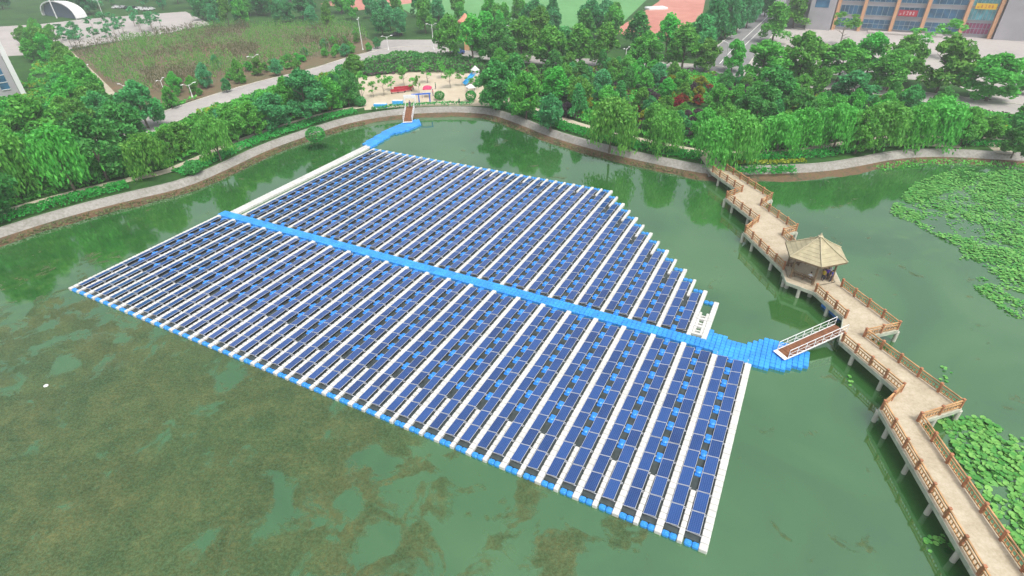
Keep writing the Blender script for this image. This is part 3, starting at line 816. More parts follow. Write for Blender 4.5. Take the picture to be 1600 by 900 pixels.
# bench and rail on the closed sides
Q = hexa(2.6, DZ)
for i in (3, 5, 1):                                    # sides without a way through
    a_, b_ = Q[i], Q[(i + 1) % 6]
    mb = MB(); cdir = (PC - (a_ + b_) / 2); cdir.z = 0; cdir.normalize()
    a2_, b2_ = a_ + cdir * .3, b_ + cdir * .3
    mb.beam(a2_ + Vector((0, 0, .45)), b2_ + Vector((0, 0, .45)), .42, .07)
    for k in (.1, .5, .9): p = a2_.lerp(b2_, k); mb.box((p.x, p.y, DZ + .21), (.1, .3, .42), rz=math.atan2(cdir.y, cdir.x) + 1.57)
    mb.beam(a_ + Vector((0, 0, .9)), b_ + Vector((0, 0, .9)), .08, .08)
    for k in range(1, 12): p = a_.lerp(b_, k / 12); mb.beam(p + Vector((0, 0, .45)), p + Vector((0, 0, .9)), .05, .05)
    child(mb, 'bench', M['pav_wood'], pv)

# ------------------------------------------------------------------ people (one skinned surface each)
def person(loc, rz, shirt, label, pose='stand', h=1.68, group=None):
    r = empty('person', loc, rz, label, 'person', group)
    s = h / 1.75
    J = {}
    if pose == 'sit':
        J = dict(pel=(0, 0, .50), wa=(0, -.02, .68), ch=(0, 0, .93), nk=(0, .02, 1.10), hd=(0, .04, 1.17), ht=(0, .05, 1.33))
        legs = lambda x: [(x, .06, .50, .10), (x, .46, .50, .075), (x, .48, .10, .05), (x, .60, .05, .045)]
    else:
        J = dict(pel=(0, 0, .93), wa=(0, 0, 1.08), ch=(0, 0, 1.32), nk=(0, .0, 1.49), hd=(0, .02, 1.56), ht=(0, .03, 1.70))
        legs = lambda x: [(x, 0, .86, .10), (x * 1.1, .03, .48, .072), (x * 1.2, -.02, .09, .048), (x * 1.3, .12, .045, .045)]
    V = []; E = []; RD = []
    def add(p, rx, ry=None, par=None):
        V.append((p[0] * s, p[1] * s, p[2] * s)); RD.append((rx * s, (ry or rx) * s))
        if par is not None: E.append((par, len(V) - 1))
        return len(V) - 1
    pel = add(J['pel'], .15, .11); wa = add(J['wa'], .13, .10, pel); ch = add(J['ch'], .16, .11, wa)
    nk = add(J['nk'], .06, .06, ch); hd = add(J['hd'], .085, .095, nk); ht = add(J['ht'], .085, .095, hd)
    for sg in (-1, 1):
        par = pel
        for (x, y, z, rad) in legs(.095 * sg): par = add((x, y, z), rad, rad, par)
        zc = J['ch'][2]; par = add((.2 * sg, 0, zc + .06), .06, .06, ch)
        par = add((.25 * sg, -.02, zc - .20), .045, .045, par)
        if pose == 'sit': par = add((.2 * sg, .24, zc - .33), .034, .034, par); par = add((.16 * sg, .32, zc - .34), .035, .03, par)
        else: par = add((.24 * sg, .10 if sg > 0 else .03, zc - .44), .034, .034, par); par = add((.24 * sg, .13 if sg > 0 else .05, zc - .54), .035, .025, par)
        for q in (-1, 0, 1): 
            b_ = V[par]; V.append((b_[0] + .02 * q * s, b_[1] + .02 * s, b_[2] - .07 * s)); RD.append((.009, .009)); E.append((par, len(V) - 1))
    me = D.meshes.new('body'); me.from_pydata(V, E, [])
    o = link('body', me, r)
    sk = o.modifiers.new('skin', 'SKIN'); 
    for i, v_ in enumerate(me.skin_vertices[0].data): v_.radius = RD[i]; v_.use_root = (i == 0)
    ss = o.modifiers.new('sub', 'SUBSURF'); ss.levels = ss.render_levels = 1
    dg = bpy.context.evaluated_depsgraph_get(); em = D.meshes.new_from_object(o.evaluated_get(dg))
    o.modifiers.clear(); o.data = em
    mats_ = [M['skin'], shirt, M['trouser'], M['dark']]
    em.materials.clear()
    for q in mats_: em.materials.append(q)
    zt = J['nk'][2] * s; zw = (J['pel'][2] + .04) * s
    for p in em.polygons:
        c = p.center; p.use_smooth = True
        arm = abs(c.x) > .2 * s and c.z < (J['ch'][2] - .08) * s and c.z > (.3 if pose == 'sit' else .6) * s
        if c.z > zt: k = 0
        elif arm: k = 0
        elif pose == 'sit' and c.y > .12 * s and c.z < .62 * s: k = 3 if c.z < .12 * s else 2
        elif c.z > zw: k = 1
        elif c.z > .1 * s: k = 2
        else: k = 3
        p.material_index = k
    hx, hy, hz = [q * s for q in J['ht']]
    mb = MB(); mb.lathe((hx, hy - .015 * s, hz - .07 * s), [(.098 * s, 0), (.106 * s, .06 * s), (.085 * s, .12 * s), (.03 * s, .155 * s)], 10); mb.build('hair', M['hair'], r, smooth=True)
    mb = MB(); mb.tube((hx, hy + .085 * s, hz - .05 * s), (hx, hy + .115 * s, hz - .075 * s), .012 * s, .018 * s, 6); mb.build('nose', M['skin'], r, smooth=True)
    for sg in (-1, 1):
        mb = MB(); mb.box((hx + sg * .034 * s, hy + .088 * s, hz - .03 * s), (.025 * s, .02 * s, .014 * s)); mb.build('eye', M['hair'], r)
    return r
def P_(x, y, z): p = at(x, y, z); return (p.x, p.y, p.z)
bz = DZ + .012
wdir = ((Q[3] + Q[4]) / 2 - PC); wdir.z = 0; wdir.normalize()
ps = (Q[3] + Q[4]) / 2 - wdir * .35
person((ps.x + .5, ps.y - .45, bz), math.atan2(-wdir.y, -wdir.x) - math.pi / 2, M['white_shirt'], 'person in a pale shirt sitting on the left bench inside the pavilion', 'sit')
person((38.35, 56.5, bz), R(160), M['violet_shirt'], 'person in a violet shirt standing under the right side of the pavilion roof')
person((38.9, 56.95, bz), R(120), M['white_shirt'], 'person in a white shirt standing at the right rear of the pavilion')
person((37.75, 56.2, bz), R(-60), M['yellow_shirt'], 'person in an olive yellow shirt standing beside the pavilion column')
person((38.6, 55.95, bz), R(40), M['navy_shirt'], 'person in a navy shirt standing at the pavilion exit to the boardwalk')

# ------------------------------------------------------------------ gangways
def gangway(a_, b_, w, rail_h, label, truss=True):
    a_ = Vector(a_); b_ = Vector(b_); d = b_ - a_; hd = Vector((d.x, d.y, 0)).normalized(); nr = Vector((-hd.y, hd.x, 0))
    r = empty('gangway', a_, 0, label, 'gangway')
    def ch(mb, n, m_): o = mb.build(n, m_, r); o.matrix_parent_inverse = Matrix.Translation(-r.location); return o
    mb = MB(); mb.beam(a_, b_, w - .12, .07); n = int(d.length / .35)
    for i in range(n): p = a_ + d * (i + .5) / n + Vector((0, 0, .045)); mb.beam(p - nr * (w / 2 - .08), p + nr * (w / 2 - .08), .05, .03)
    ch(mb, 'deck', M['ramp_wood'])
    for s_ in (-1, 1):
        mb = MB(); o_ = nr * s_ * w / 2; up = Vector((0, 0, rail_h))
        mb.beam(a_ + o_, b_ + o_, .08, .14); mb.beam(a_ + o_ + up, b_ + o_ + up, .055, .055); mb.beam(a_ + o_ + up * .55, b_ + o_ + up * .55, .03, .03)
        k = max(2, round(d.length / 1.1))
        for i in range(k + 1): p = a_ + d * i / k + o_; mb.beam(p, p + up, .05, .05)
        if truss:
            for i in range(k):
                p = a_ + d * i / k + o_; q = a_ + d * (i + 1) / k + o_
                mb.beam(p + up * .5, q, .03, .03)
        ch(mb, 'handrail', M['white_metal'])
    mb = MB(); p = a_ - hd * .25; mb.box((p.x, p.y, a_.z - .02), (.55, w + .1, .06), rz=math.atan2(hd.y, hd.x)); ch(mb, 'landing_plate', M['white_metal'])
gangway(at(1223, 553, .62), at(1313, 513, DZ + .02), 1.5, 1.05, 'white railed gangway with brown deck from the blue landing up to the boardwalk')
g0 = at(637, 190, .6); g1 = Vector((g0.x - .4, g0.y + 8.2, LAND + .15))
gangway(g0, g1, 2.0, 1.05, 'white railed ramp from the far blue dock up to the beige square', False)
# white gate at the top of the ramp
gt = empty('entrance_gate', (g1.x, g1.y + .6, LAND), 0, 'white entrance gate at the top of the far ramp', 'gate')
mb = MB()
for s_ in (-1, 1): mb.box((s_ * 1.25, 0, 1.3), (.25, .3, 2.6), bev=.03)
mb.build('gate_post', M['white_metal'], gt)
mb = MB(); mb.box((0, 0, 2.35), (2.9, .2, .8), bev=.03); mb.build('gate_board', M['white_metal'], gt)

# ------------------------------------------------------------------ trees
def leaf_quad(mb, c, s_, vert=0, asp=1.6, m=0, rnd=random):
    n = Vector((rnd.gauss(0, 1), rnd.gauss(0, 1), rnd.gauss(0, .8) + (.9 if vert == 0 else 0))).normalized()
    if vert: n.z *= .3; n.normalize()
    a_ = n.cross(Vector((0, 0, 1)) if vert or abs(n.z) < .9 else Vector((1, 0, 0))).normalized()
    if not vert: a_ = Matrix.Rotation(rnd.uniform(0, 6.28), 3, n) @ a_
    b_ = n.cross(a_).normalized()
    w = s_ * .5; l = s_ * asp * .5
    mb.face([c - a_ * w * .4 - b_ * l, c + a_ * w - b_ * l * .2, c + a_ * w * .35 + b_ * l, c - a_ * w + b_ * l * .1], m)
def crown_mesh(kind, seed):
    rnd = random.Random(seed); mb = MB()
    if kind in ('broad', 'conic', 'sparse', 'dense'):
        nc = {'broad': 58, 'conic': 46, 'sparse': 12, 'dense': 52}[kind]
        per = {'broad': 105, 'conic': 105, 'sparse': 34, 'dense': 110}[kind]
        ls = {'broad': .043, 'conic': .040, 'sparse': .045, 'dense': .042}[kind]
        for i in range(nc):
            h = rnd.random() ** .8
            if kind == 'conic': R0 = .30 * (1 - h) ** .62 + .03; z = .2 + .78 * h
            elif kind == 'sparse': R0 = .20 * math.sqrt(max(0, 1 - (2 * h - 1) ** 2)) + .03; z = .38 + .58 * h
            else: R0 = .37 * math.sqrt(max(0, 1 - (1.8 * h - .72) ** 2)); z = .16 + .76 * h
            t_ = rnd.uniform(0, 6.283); rr = R0 * (rnd.random() ** .35) * rnd.uniform(.75, 1.12)
            c = Vector((rr * math.cos(t_), rr * math.sin(t_), z)); cr_ = rnd.uniform(.075, .125) * (1 if kind != 'sparse' else .75)
            for j in range(per):
                d_ = Vector((rnd.gauss(0, 1), rnd.gauss(0, 1), rnd.gauss(0, .8) + .25)).normalized() * cr_ * rnd.uniform(.55, 1.05)
                leaf_quad(mb, c + d_, ls * rnd.uniform(.6, 1.25), rnd=rnd)
    elif kind == 'willow':
        for i in range(34):
            t_ = rnd.uniform(0, 6.283); rr = .36 * math.sqrt(rnd.random()); top = .62 + .36 * math.sqrt(max(0, 1 - (rr / .4) ** 2)) + rnd.uniform(-.06, .03)
            c0 = Vector((rr * math.cos(t_), rr * math.sin(t_), top))
            drop = rnd.uniform(.42, .80) * (0.72 + rr)
            for j in range(130):
                f = rnd.random(); sp_ = .05 + .03 * f
                p = c0 + Vector((rnd.gauss(0, sp_) + math.cos(t_) * .06 * f, rnd.gauss(0, sp_) + math.sin(t_) * .06 * f, -drop * f + rnd.gauss(0, .015)))
                leaf_quad(mb, p, .030 * rnd.uniform(.7, 1.3), vert=1, asp=2.6, rnd=rnd) if f > .15 else leaf_quad(mb, p, .042, rnd=rnd)
    elif kind == 'ball':
        for j in range(900):
            d_ = Vector((rnd.gauss(0, 1), rnd.gauss(0, 1), rnd.gauss(0, 1))).normalized()
            r_ = .5 * rnd.uniform(.86, 1.0) * (1 + .06 * noise.noise(d_ * 3 + Vector((seed, 0, 0))))
            leaf_quad(mb, Vector((d_.x * r_, d_.y * r_, .5 + d_.z * r_ * .95)), .085 * rnd.uniform(.6, 1.2), rnd=rnd)
    return mb
def trunk_mesh(kind, seed):
    rnd = random.Random(seed + 99); mb = MB()
    if kind == 'ball': mb.tube((0, 0, -.05), (0, 0, .35), .06, .04, 7); return mb
    pts_ = [Vector((0, 0, -.03))]
    for i in range(4): pts_.append(pts_[-1] + Vector((rnd.uniform(-.012, .012), rnd.uniform(-.012, .012), .17)))
    rad = [.024, .019, .015, .011, .006]
    if kind == 'sparse': rad = [r_ * .6 for r_ in rad]
    for i in range(4): mb.tube(pts_[i], pts_[i + 1], rad[i], rad[i + 1], 7)
    for i in range(7):
        k = rnd.uniform(1.2, 3.6); b0 = pts_[int(k)].lerp(pts_[int(k) + 1], k % 1); t_ = rnd.uniform(0, 6.28)
        L_ = rnd.uniform(.14, .26); e = b0 + Vector((math.cos(t_) * L_ * .8, math.sin(t_) * L_ * .8, L_ * .65)); mb.tube(b0, e, rad[int(k)] * .6, .003, 5)
    return mb
TREE = {}
LEAFS = dict(leaf='mid', leaf_dark='dark', leaf_willow='willow', leaf_blue='blue', leaf_yellow='yellow', leaf_purple='purple', leaf_red='red', leaf_olive='olive')
def tree_meshes(kind, leafkey, var):
    key = (kind, leafkey, var)
    if key not in TREE:
        c = TREE.get((kind, var))
        if c is None:
            c = crown_mesh(kind, hash((kind == 'willow', kind == 'conic', var)) % 1000 + var * 13 + len(kind)); TREE[(kind, var)] = c
        cm = c.build('crown', M[leafkey], mesh_only=True)
        tk = ('t', kind, var)
        if tk not in TREE: TREE[tk] = trunk_mesh(kind, var).build('trunk', M['pale_bark' if kind == 'sparse' else 'bark'], mesh_only=True)
        TREE[key] = (cm, TREE[tk])
    return TREE[key]
NV = dict(broad=4, conic=4, willow=3, sparse=3, dense=3, ball=2)
TREES_AT = []
def tree(kind, leafkey, p, h, w, label, cat='tree', group=None, name=None):
    cm, tm = tree_meshes(kind, leafkey, random.randrange(NV[kind]))
    nm = name or {'broad': 'broadleaf_tree', 'conic': 'street_tree', 'willow': 'willow_tree', 'sparse': 'young_tree', 'dense': 'broadleaf_tree', 'ball': 'ball_shrub'}[kind]
    r = empty(nm, (p[0], p[1], LAND), random.uniform(0, 6.28), label, cat, group)
    a_ = link('crown', cm, r); b_ = link('trunk', tm, r)
    nw = {'broad': .80, 'conic': .66, 'willow': .86, 'sparse': .5, 'dense': .80, 'ball': 1.0}[kind]
    r.scale = (w / nw, w / nw, h)
    TREES_AT.append((p[0], p[1], w / 2)); return r
def tpx(kind, leafkey, x, yt, yb, wpx, label, **k):
    p = at(x, yb, LAND); h = height_to(p, yt)
    h = max(h, .6)
    mid = Vector((p.x, p.y, LAND + h * .6)); depth = mid.y * cp - (mid.z - CAM_H) * sp
    return tree(kind, leafkey, p, h, wpx * depth / F_PX, label, **k)

S_ROW = 'broad crowned street trees along the main road'
# big street trees on the right, each with its own words
for a_ in [
    ('broad', 'leaf', 1540, 88, 158, 76, 'large round tree at the right end of the street row, before the pale forecourt'),
    ('broad', 'leaf', 1462, 62, 146, 72, 'broad green tree second from the right in the street row'),
    ('broad', 'leaf', 1386, 82, 142, 62, 'rounded bright green tree beside the left lamp post of the forecourt row'),
    ('broad', 'leaf', 1404, 58, 128, 58, 'green tree half hidden behind the third round tree of the forecourt row'),
    ('broad', 'leaf', 1306, 66, 132, 66, 'broad green tree in front of the school entrance steps'),
    ('broad', 'leaf', 1246, 54, 128, 62, 'tall green tree left of the school forecourt trees'),
    ('broad', 'leaf', 1352, 56, 120, 50, 'green tree in front of the red banner side of the school'),
    ('broad', 'leaf', 1185, 68, 132, 66, 'round tree at the street corner right of the avenue'),
    ('conic', 'leaf', 1206, 10, 66, 42, 'pointed tree beside the avenue, left of the school wall'),
    ('conic', 'leaf', 1238, -4, 44, 36, 'pointed tree close to the left end of the school'),
    ('sparse', 'leaf_willow', 1311, 22, 72, 40, 'light green young tree before the left school pilaster'),
    ('sparse', 'leaf_willow', 1478, 36, 92, 46, 'light green young tree before the coloured school windows'),
    ('sparse', 'leaf_willow', 1424, 48, 92, 34, 'small light tree on the forecourt behind the street trees'),
]: tpx('dense' if a_[0] == 'broad' else a_[0], a_[1], a_[2], a_[3] - 4, a_[4], a_[5] * 1.1, a_[6], group='trees by the school forecourt')
names_row = [(1090, 22, 88, 50), (1064, 42, 112, 58), (1040, 26, 92, 44), (1008, 50, 112, 50), (996, 22, 78, 44), (945, 40, 106, 48), (955, 8, 62, 36), (905, 42, 104, 52), (880, 46, 100, 46), (858, 38, 108, 56),
             (815, 30, 100, 54), (842, 14, 84, 44), (780, 32, 102, 52), (760, 22, 84, 42), (740, 28, 98, 48), (705, 22, 90, 44), (912, 18, 84, 40), (1125, 12, 60, 44)]
for i, (x, yt, yb, w) in enumerate(names_row):
    where = 'first from the avenue corner' if i == 0 else '%s along the main road row, counting left from the avenue' % ORD(i + 1)
    tpx('conic' if i % 3 else 'broad', 'leaf' if i % 2 else 'leaf_dark' if i % 4 == 0 else 'leaf', x, yt, yb, w, 'tall pointed green tree, ' + where, group=S_ROW)
# avenue trees
for x, yt, yb, w in [(1142, 62, 112, 34), (1100, 60, 112, 44), (1228, 92, 128, 40)]: tpx('dense', 'leaf', x, yt, yb, w, {1142: 'green tree at the foot of the avenue markings', 1100: 'green tree at the left corner of the avenue mouth', 1228: 'green tree just right of the avenue corner tree'}[x])
for i, (x, yt, yb) in enumerate([(1112, -8, 74), (1132, -20, 62), (1150, -26, 52), (1166, -32, 44), (1180, -36, 34), (1194, -40, 26)]):
    tpx('broad', 'leaf_blue', x, yt, yb, 40 - i * 2, 'dark tall tree lining the avenue beside the track, %s from the junction' % ORD(i + 1), group='tall dark trees lining the avenue')
# willows and bank trees on the right
WG = 'light green willows behind the right bank'
for i, (x, yt, yb, w, lf, k) in enumerate([
    (952, 150, 236, 74, 'leaf_willow', 'willow'), (1036, 172, 240, 54, 'leaf_willow', 'willow'), (1112, 182, 258, 56, 'leaf_willow', 'willow'), (1148, 172, 258, 62, 'leaf_willow', 'willow'),
    (1212, 176, 240, 62, 'leaf_willow', 'willow'), (1246, 168, 236, 52, 'leaf', 'willow'), (1300, 160, 236, 60, 'leaf_willow', 'willow'), (1336, 172, 240, 50, 'leaf', 'broad'), (1372, 158, 234, 66, 'leaf_willow', 'willow'),
    (1418, 164, 230, 54, 'leaf', 'willow'), (1456, 152, 226, 70, 'leaf_willow', 'willow'), (1500, 168, 226, 50, 'leaf_willow', 'broad'), (1580, 196, 246, 46, 'leaf_dark', 'dense'), (1600, 170, 226, 60, 'leaf_dark', 'dense'),
    (1540, 180, 224, 40, 'leaf', 'broad')]):
    nm_ = 'light green drooping willow' if k == 'willow' and lf == 'leaf_willow' else 'mid green bank tree'
    tpx(k, lf, x, yt, yb, w, '%s, %s from the left behind the right hand bank' % (nm_, ORD(i + 1)), group=WG)
# park right: middle belt
for (x, yt, yb, w, k, lf, lb) in [
    (775, 94, 172, 62, 'dense', 'leaf_dark', 'large dark round tree at the right edge of the beige square'),
    (822, 112, 186, 58, 'broad', 'leaf', 'green tree right of the large dark round tree by the square'),
    (806, 88, 150, 46, 'conic', 'leaf_dark', 'dark pointed tree behind the big tree by the square'),
    (860, 148, 204, 44, 'broad', 'leaf_blue', 'bluish green tree above the curved part of the right bank'),
    (1198, 104, 178, 70, 'dense', 'leaf_dark', 'large dark tree in the park below the street corner'),
    (1178, 130, 200, 60, 'dense', 'leaf_dark', 'dark tree beneath the large one at the street corner'),
    (1322, 112, 172, 70, 'dense', 'leaf_blue', 'wide bluish green tree in the park below the school trees'),
    (1240, 140, 200, 52, 'broad', 'leaf_dark', 'dark bushy tree between two willows and the street'),
    (870, 108, 158, 44, 'conic', 'leaf', 'green tree in the park right of the play area'),
    (905, 120, 172, 40, 'broad', 'leaf', 'rounded mid green tree in the middle of the right park'),
    (940, 112, 158, 36, 'conic', 'leaf_blue', 'slim bluish tree close to the main road in the right park')]:
    tpx(k, lf, x, yt, yb, w, lb, group='park trees right of the square')
# left bank near trees
for i, (x, yt, yb, w, k, lf, lb) in enumerate([
    (30, 200, 310, 84, 'willow', 'leaf', 'large green drooping tree at the far left behind the bank'), (118, 196, 300, 78, 'willow', 'leaf', 'large green drooping tree second from the left on the bank'),
    (-10, 240, 350, 90, 'dense', 'leaf_dark', 'dark tree cut by the left border of the photo near the water'), (168, 178, 282, 84, 'dense', 'leaf_dark', 'dark dense tree third along the left bank'),
    (240, 206, 276, 58, 'willow', 'leaf', 'green willow above the gap in the left footpath'), (346, 180, 252, 52, 'willow', 'leaf_willow', 'light green willow standing alone on the left bank'),
    (205, 160, 240, 70, 'dense', 'leaf_dark', 'dark dense tree behind the left bank willows'), (75, 150, 250, 84, 'dense', 'leaf', 'green dense tree in the left grove above the bank'),
    (290, 190, 240, 46, 'broad', 'leaf', 'small bright green tree left of the lone light willow'), (400, 158, 214, 40, 'broad', 'leaf', 'green tree right of the lone light willow'),
    (432, 146, 204, 58, 'dense', 'leaf_blue', 'rounded bluish green tree on the left bank above the white walkway'), (482, 110, 190, 66, 'dense', 'leaf_blue', 'large bluish green tree left of the beige square'),
    (546, 116, 166, 36, 'dense', 'leaf_dark', 'dark upright tree at the left corner of the beige square'), (455, 120, 182, 46, 'broad', 'leaf', 'green tree between the two bluish trees left of the square'),
    (520, 120, 178, 40, 'broad', 'leaf', 'green tree close to the left corner of the beige square'), (555, 84, 120, 30, 'broad', 'leaf', 'small green tree at the road above the beige square'),
    (232, 126, 200, 60, 'dense', 'leaf_dark', 'large dark round tree at the fork of the two left roads'), (372, 162, 222, 46, 'broad', 'leaf_willow', 'pale green tree just right of the lone willow')]):
    tpx(k, lf, x, yt, yb, w, lb, group='trees along the left bank')
for i, (x, yt, yb, w) in enumerate([(590, 58, 76, 13), (577, 66, 80, 10), (508, 60, 76, 15), (528, 58, 75, 14), (477, 74, 88, 14), (278, 112, 146, 24), (325, 98, 138, 22), (376, 92, 130, 20), (355, 122, 144, 16), (305, 118, 148, 18), (340, 86, 110, 15), (405, 90, 118, 18), (435, 92, 118, 22), (465, 90, 112, 16), (540, 68, 88, 18), (270, 135, 170, 22)]):
    tpx('dense', 'leaf' if i % 2 else 'leaf_blue', x, yt, yb, w, 'small round headed tree, %s of those dotted beside the nursery field' % ORD(i + 1), group='small round trees by the nursery field')
RP_N = [(262, 172), (330, 150), (420, 120), (500, 102), (560, 84)]
# young trees and ball shrubs on the beige square
for i, (x, yt, yb, w) in enumerate([(600, 116, 150, 20), (568, 112, 160, 22), (632, 104, 136, 24), (668, 98, 130, 22), (704, 106, 138, 22), (690, 96, 122, 18), (655, 118, 146, 12)]):
    tpx('sparse', 'leaf_willow' if i % 2 else 'leaf', x, yt, yb, w, 'slender young tree on the beige square, %s in the planting list from the left' % ORD(i + 1) if False else 'slender thin crowned young tree on the beige square, %s' % ['left of centre', 'at the left edge', 'behind the red seats', 'at the back centre', 'right of centre', 'at the back right', 'beside the blue frame'][i], group='young trees on the beige square')
for i, (x, yt, yb, w) in enumerate([(584, 128, 152, 18), (612, 120, 142, 18), (645, 122, 143, 18), (722, 112, 134, 18), (742, 120, 140, 18)]):
    tpx('sparse', 'leaf', x, yt, yb, w, 'small thin green tree on the beige square, %s' % ['front left', 'behind the left planter', 'right of the red benches', 'left of the slide top', 'at the right edge by the big tree'][i], group='young trees on the beige square')
for x, yt, yb, w, lb, lf in [(687, 142, 156, 16, 'round clipped shrub on the square, right of the blue frame', 'leaf_dark'), (736, 141, 158, 17, 'round reddish green shrub at the right corner of the square', 'leaf_hedge'),
                             (564, 150, 166, 18, 'round clipped shrub at the left corner of the square', 'leaf_dark'), (535, 100, 118, 20, 'round clipped shrub beside the road left of the square', 'leaf_hedge'),
                             (304, 250, 272, 26, 'large round clipped bush on the left footpath', 'leaf_dark'), (495, 198, 222, 30, 'bushy dark shrub hanging over the bank left of the ramp', 'leaf_dark'),
                             (650, 82, 94, 14, 'round clipped shrub on the corner island of the junction', 'leaf_dark')]:
    tpx('ball', lf, x, yt, yb, w, lb, cat='shrub')

SAP = []
for i in range(44):
    t_ = random.random(); a_ = RP_N[int(t_ * (len(RP_N) - 1.001))]; b_ = RP_N[int(t_ * (len(RP_N) - 1.001)) + 1]; f = random.random()
    x, y = a_[0] + (b_[0] - a_[0]) * f, a_[1] + (b_[1] - a_[1]) * f - random.uniform(2, 26)
    SAP.append((x, y))
SAP.sort()
for i, (x, y) in enumerate(SAP):
    tpx('dense', random.choice(['leaf', 'leaf_willow', 'leaf']), x, y - random.uniform(9, 17), y, random.uniform(9, 15), 'small bright sapling, %s from the left along the nursery side of the road' % ORD(i + 1), group='saplings on the nursery side of the road', name='sapling')

# scattered trees filling the groves
ROADS = [chaikin([tuple(at(x, y, LAND)[:2]) for x, y in l], 1) for l in ([(-200, 330), (-60, 268), (60, 245), (180, 222), (238, 192), (330, 158), (420, 130), (500, 112), (570, 88), (640, 74), (700, 82), (800, 92), (960, 100), (1100, 106), (1230, 126), (1400, 146), (1600, 172), (1800, 200)],
         [(1115, 118), (1150, 78), (1185, 45), (1225, 5)], [(95, 75), (140, 118), (190, 172), (230, 200)])]
def segd(x, y, P):
    best = 1e9
    for (x1, y1), (x2, y2) in zip(P[:-1], P[1:]):
        dx, dy = x2 - x1, y2 - y1; L2 = dx * dx + dy * dy or 1e-9
        t_ = max(0, min(1, ((x - x1) * dx + (y - y1) * dy) / L2)); d_ = math.hypot(x - x1 - t_ * dx, y - y1 - t_ * dy)
        if d_ < best: best = d_
    return best
SQ = [tuple(at(x, y, LAND)[:2]) for x, y in [(556, 122), (640, 112), (745, 112), (768, 170), (690, 168), (620, 170), (570, 174)]]
def clear(x, y, rw=6.5):
    if inpoly(x, y, SQ): return False
    if segd(x, y, ROADS[0]) < rw or segd(x, y, ROADS[1]) < 8 or segd(x, y, ROADS[2]) < 3: return False
    return segd(x, y, SH) > 12.5
LOOK = dict(leaf='green', leaf_dark='dark green', leaf_willow='light green', leaf_blue='bluish green', leaf_purple='purple', leaf_red='reddish', leaf_yellow='yellow green')
SHAPE = dict(broad='tree', dense='round tree', conic='pointed tree', sparse='thin tree', willow='willow', ball='shrub')
RPX = [(60, 245), (180, 222), (238, 192), (330, 158), (420, 130), (500, 112), (570, 88)]
def grove(poly_px, n, hmin, hmax, kinds, where, group, spacing=.62, rw=6.5):
    made = []; label = 'tree'
    P = [tuple(at(x, y, LAND)[:2]) for x, y in poly_px]
    xs = [p[0] for p in P]; ys = [p[1] for p in P]; c = 0; tries = 0
    while c < n and tries < n * 60:
        tries += 1
        x = random.uniform(min(xs), max(xs)); y = random.uniform(min(ys), max(ys))
        if not inpoly(x, y, P) or not clear(x, y, rw): continue
        h = random.uniform(hmin, hmax); w = h * random.uniform(.62, .85)
        tp = px((x, y, LAND + h))
        if where == 'left bank park':
            ry = next((y0 + (y1 - y0) * (tp[0] - x0) / (x1 - x0) for (x0, y0), (x1, y1) in zip(RPX[:-1], RPX[1:]) if x0 <= tp[0] <= x1), 200)
            if tp[1] < ry + 7: continue
        if tp[0] < 85 and tp[1] < 146 and px((x, y, LAND))[1] > 100: continue
        if any((x - a_) ** 2 + (y - b_) ** 2 < ((w / 2 + r_) * spacing) ** 2 for a_, b_, r_ in TREES_AT): continue
        k, lf = random.choice(kinds)
        if k in ('conic',): w *= .8
        made.append((tree(k, lf, (x, y), h, w, label, group=group), x, y, k, lf)); c += 1
    made.sort(key=lambda q: q[2]); n3 = max(1, math.ceil(len(made) / 3))
    for row, word in enumerate(('front', 'middle', 'back') if len(made) > 9 else ('',) ):
        part = made[row * n3:(row + 1) * n3] if len(made) > 9 else made
        part.sort(key=lambda q: px((q[1], q[2], LAND))[0])
        for i_, (o_, x, y, k, lf) in enumerate(part):
            o_['label'] = '%s %s, %s from left in %s rows of %s' % (LOOK[lf], SHAPE[k], ORD(i_ + 1), word, where) if word else '%s %s, %s from the left %s' % (LOOK[lf], SHAPE[k], ORD(i_ + 1), where)
grove([(-60, 400), (-60, 130), (45, 130), (60, 75), (110, 100), (180, 170), (215, 205), (180, 215), (60, 235), (20, 300)], 60, 7, 10, [('dense', 'leaf'), ('dense', 'leaf_dark'), ('broad', 'leaf'), ('broad', 'leaf')],
      'upper left grove', 'trees of the upper left grove', .55)
grove([(-40, 340), (0, 240), (180, 225), (330, 170), (520, 118), (560, 165), (480, 200), (380, 235), (180, 290), (20, 330)], 34, 4.5, 8, [('dense', 'leaf'), ('broad', 'leaf_dark'), ('broad', 'leaf_willow'), ('dense', 'leaf_blue')],
      'left bank park', 'trees between the left bank and the road')
grove([(770, 112), (960, 108), (1110, 116), (1200, 140), (1400, 160), (1600, 190), (1600, 230), (1400, 215), (1200, 225), (1080, 235), (960, 215), (860, 195), (790, 160)], 85, 4, 7, [('dense', 'leaf'), ('dense', 'leaf_dark'), ('broad', 'leaf_blue'), ('broad', 'leaf'), ('broad', 'leaf'), ('dense', 'leaf'), ('conic', 'leaf_dark'), ('broad', 'leaf_willow')],
      'right park', 'trees of the right hand park')
grove([(280, 32), (420, 14), (560, 12), (700, 30), (960, 46), (960, 60), (690, 62), (600, 58), (540, 50), (400, 46), (330, 45)], 55, 8, 13, [('conic', 'leaf'), ('broad', 'leaf_blue'), ('conic', 'leaf_blue')],
      'belt below the pitch', 'tall trees below the sports pitch')
grove([(0, 15), (120, 2), (280, -14), (560, -20), (520, 8), (300, 20), (120, 28)], 45, 9, 14, [('broad', 'leaf_blue'), ('conic', 'leaf_blue')], 'distant belt beyond the plaza', 'distant trees beyond the plaza', .6, 2)
grove([(30, 70), (60, 52), (100, 66), (60, 90)], 8, 4, 7, [('dense', 'leaf')], 'beside the white cornered building', 'trees by the white cornered building')
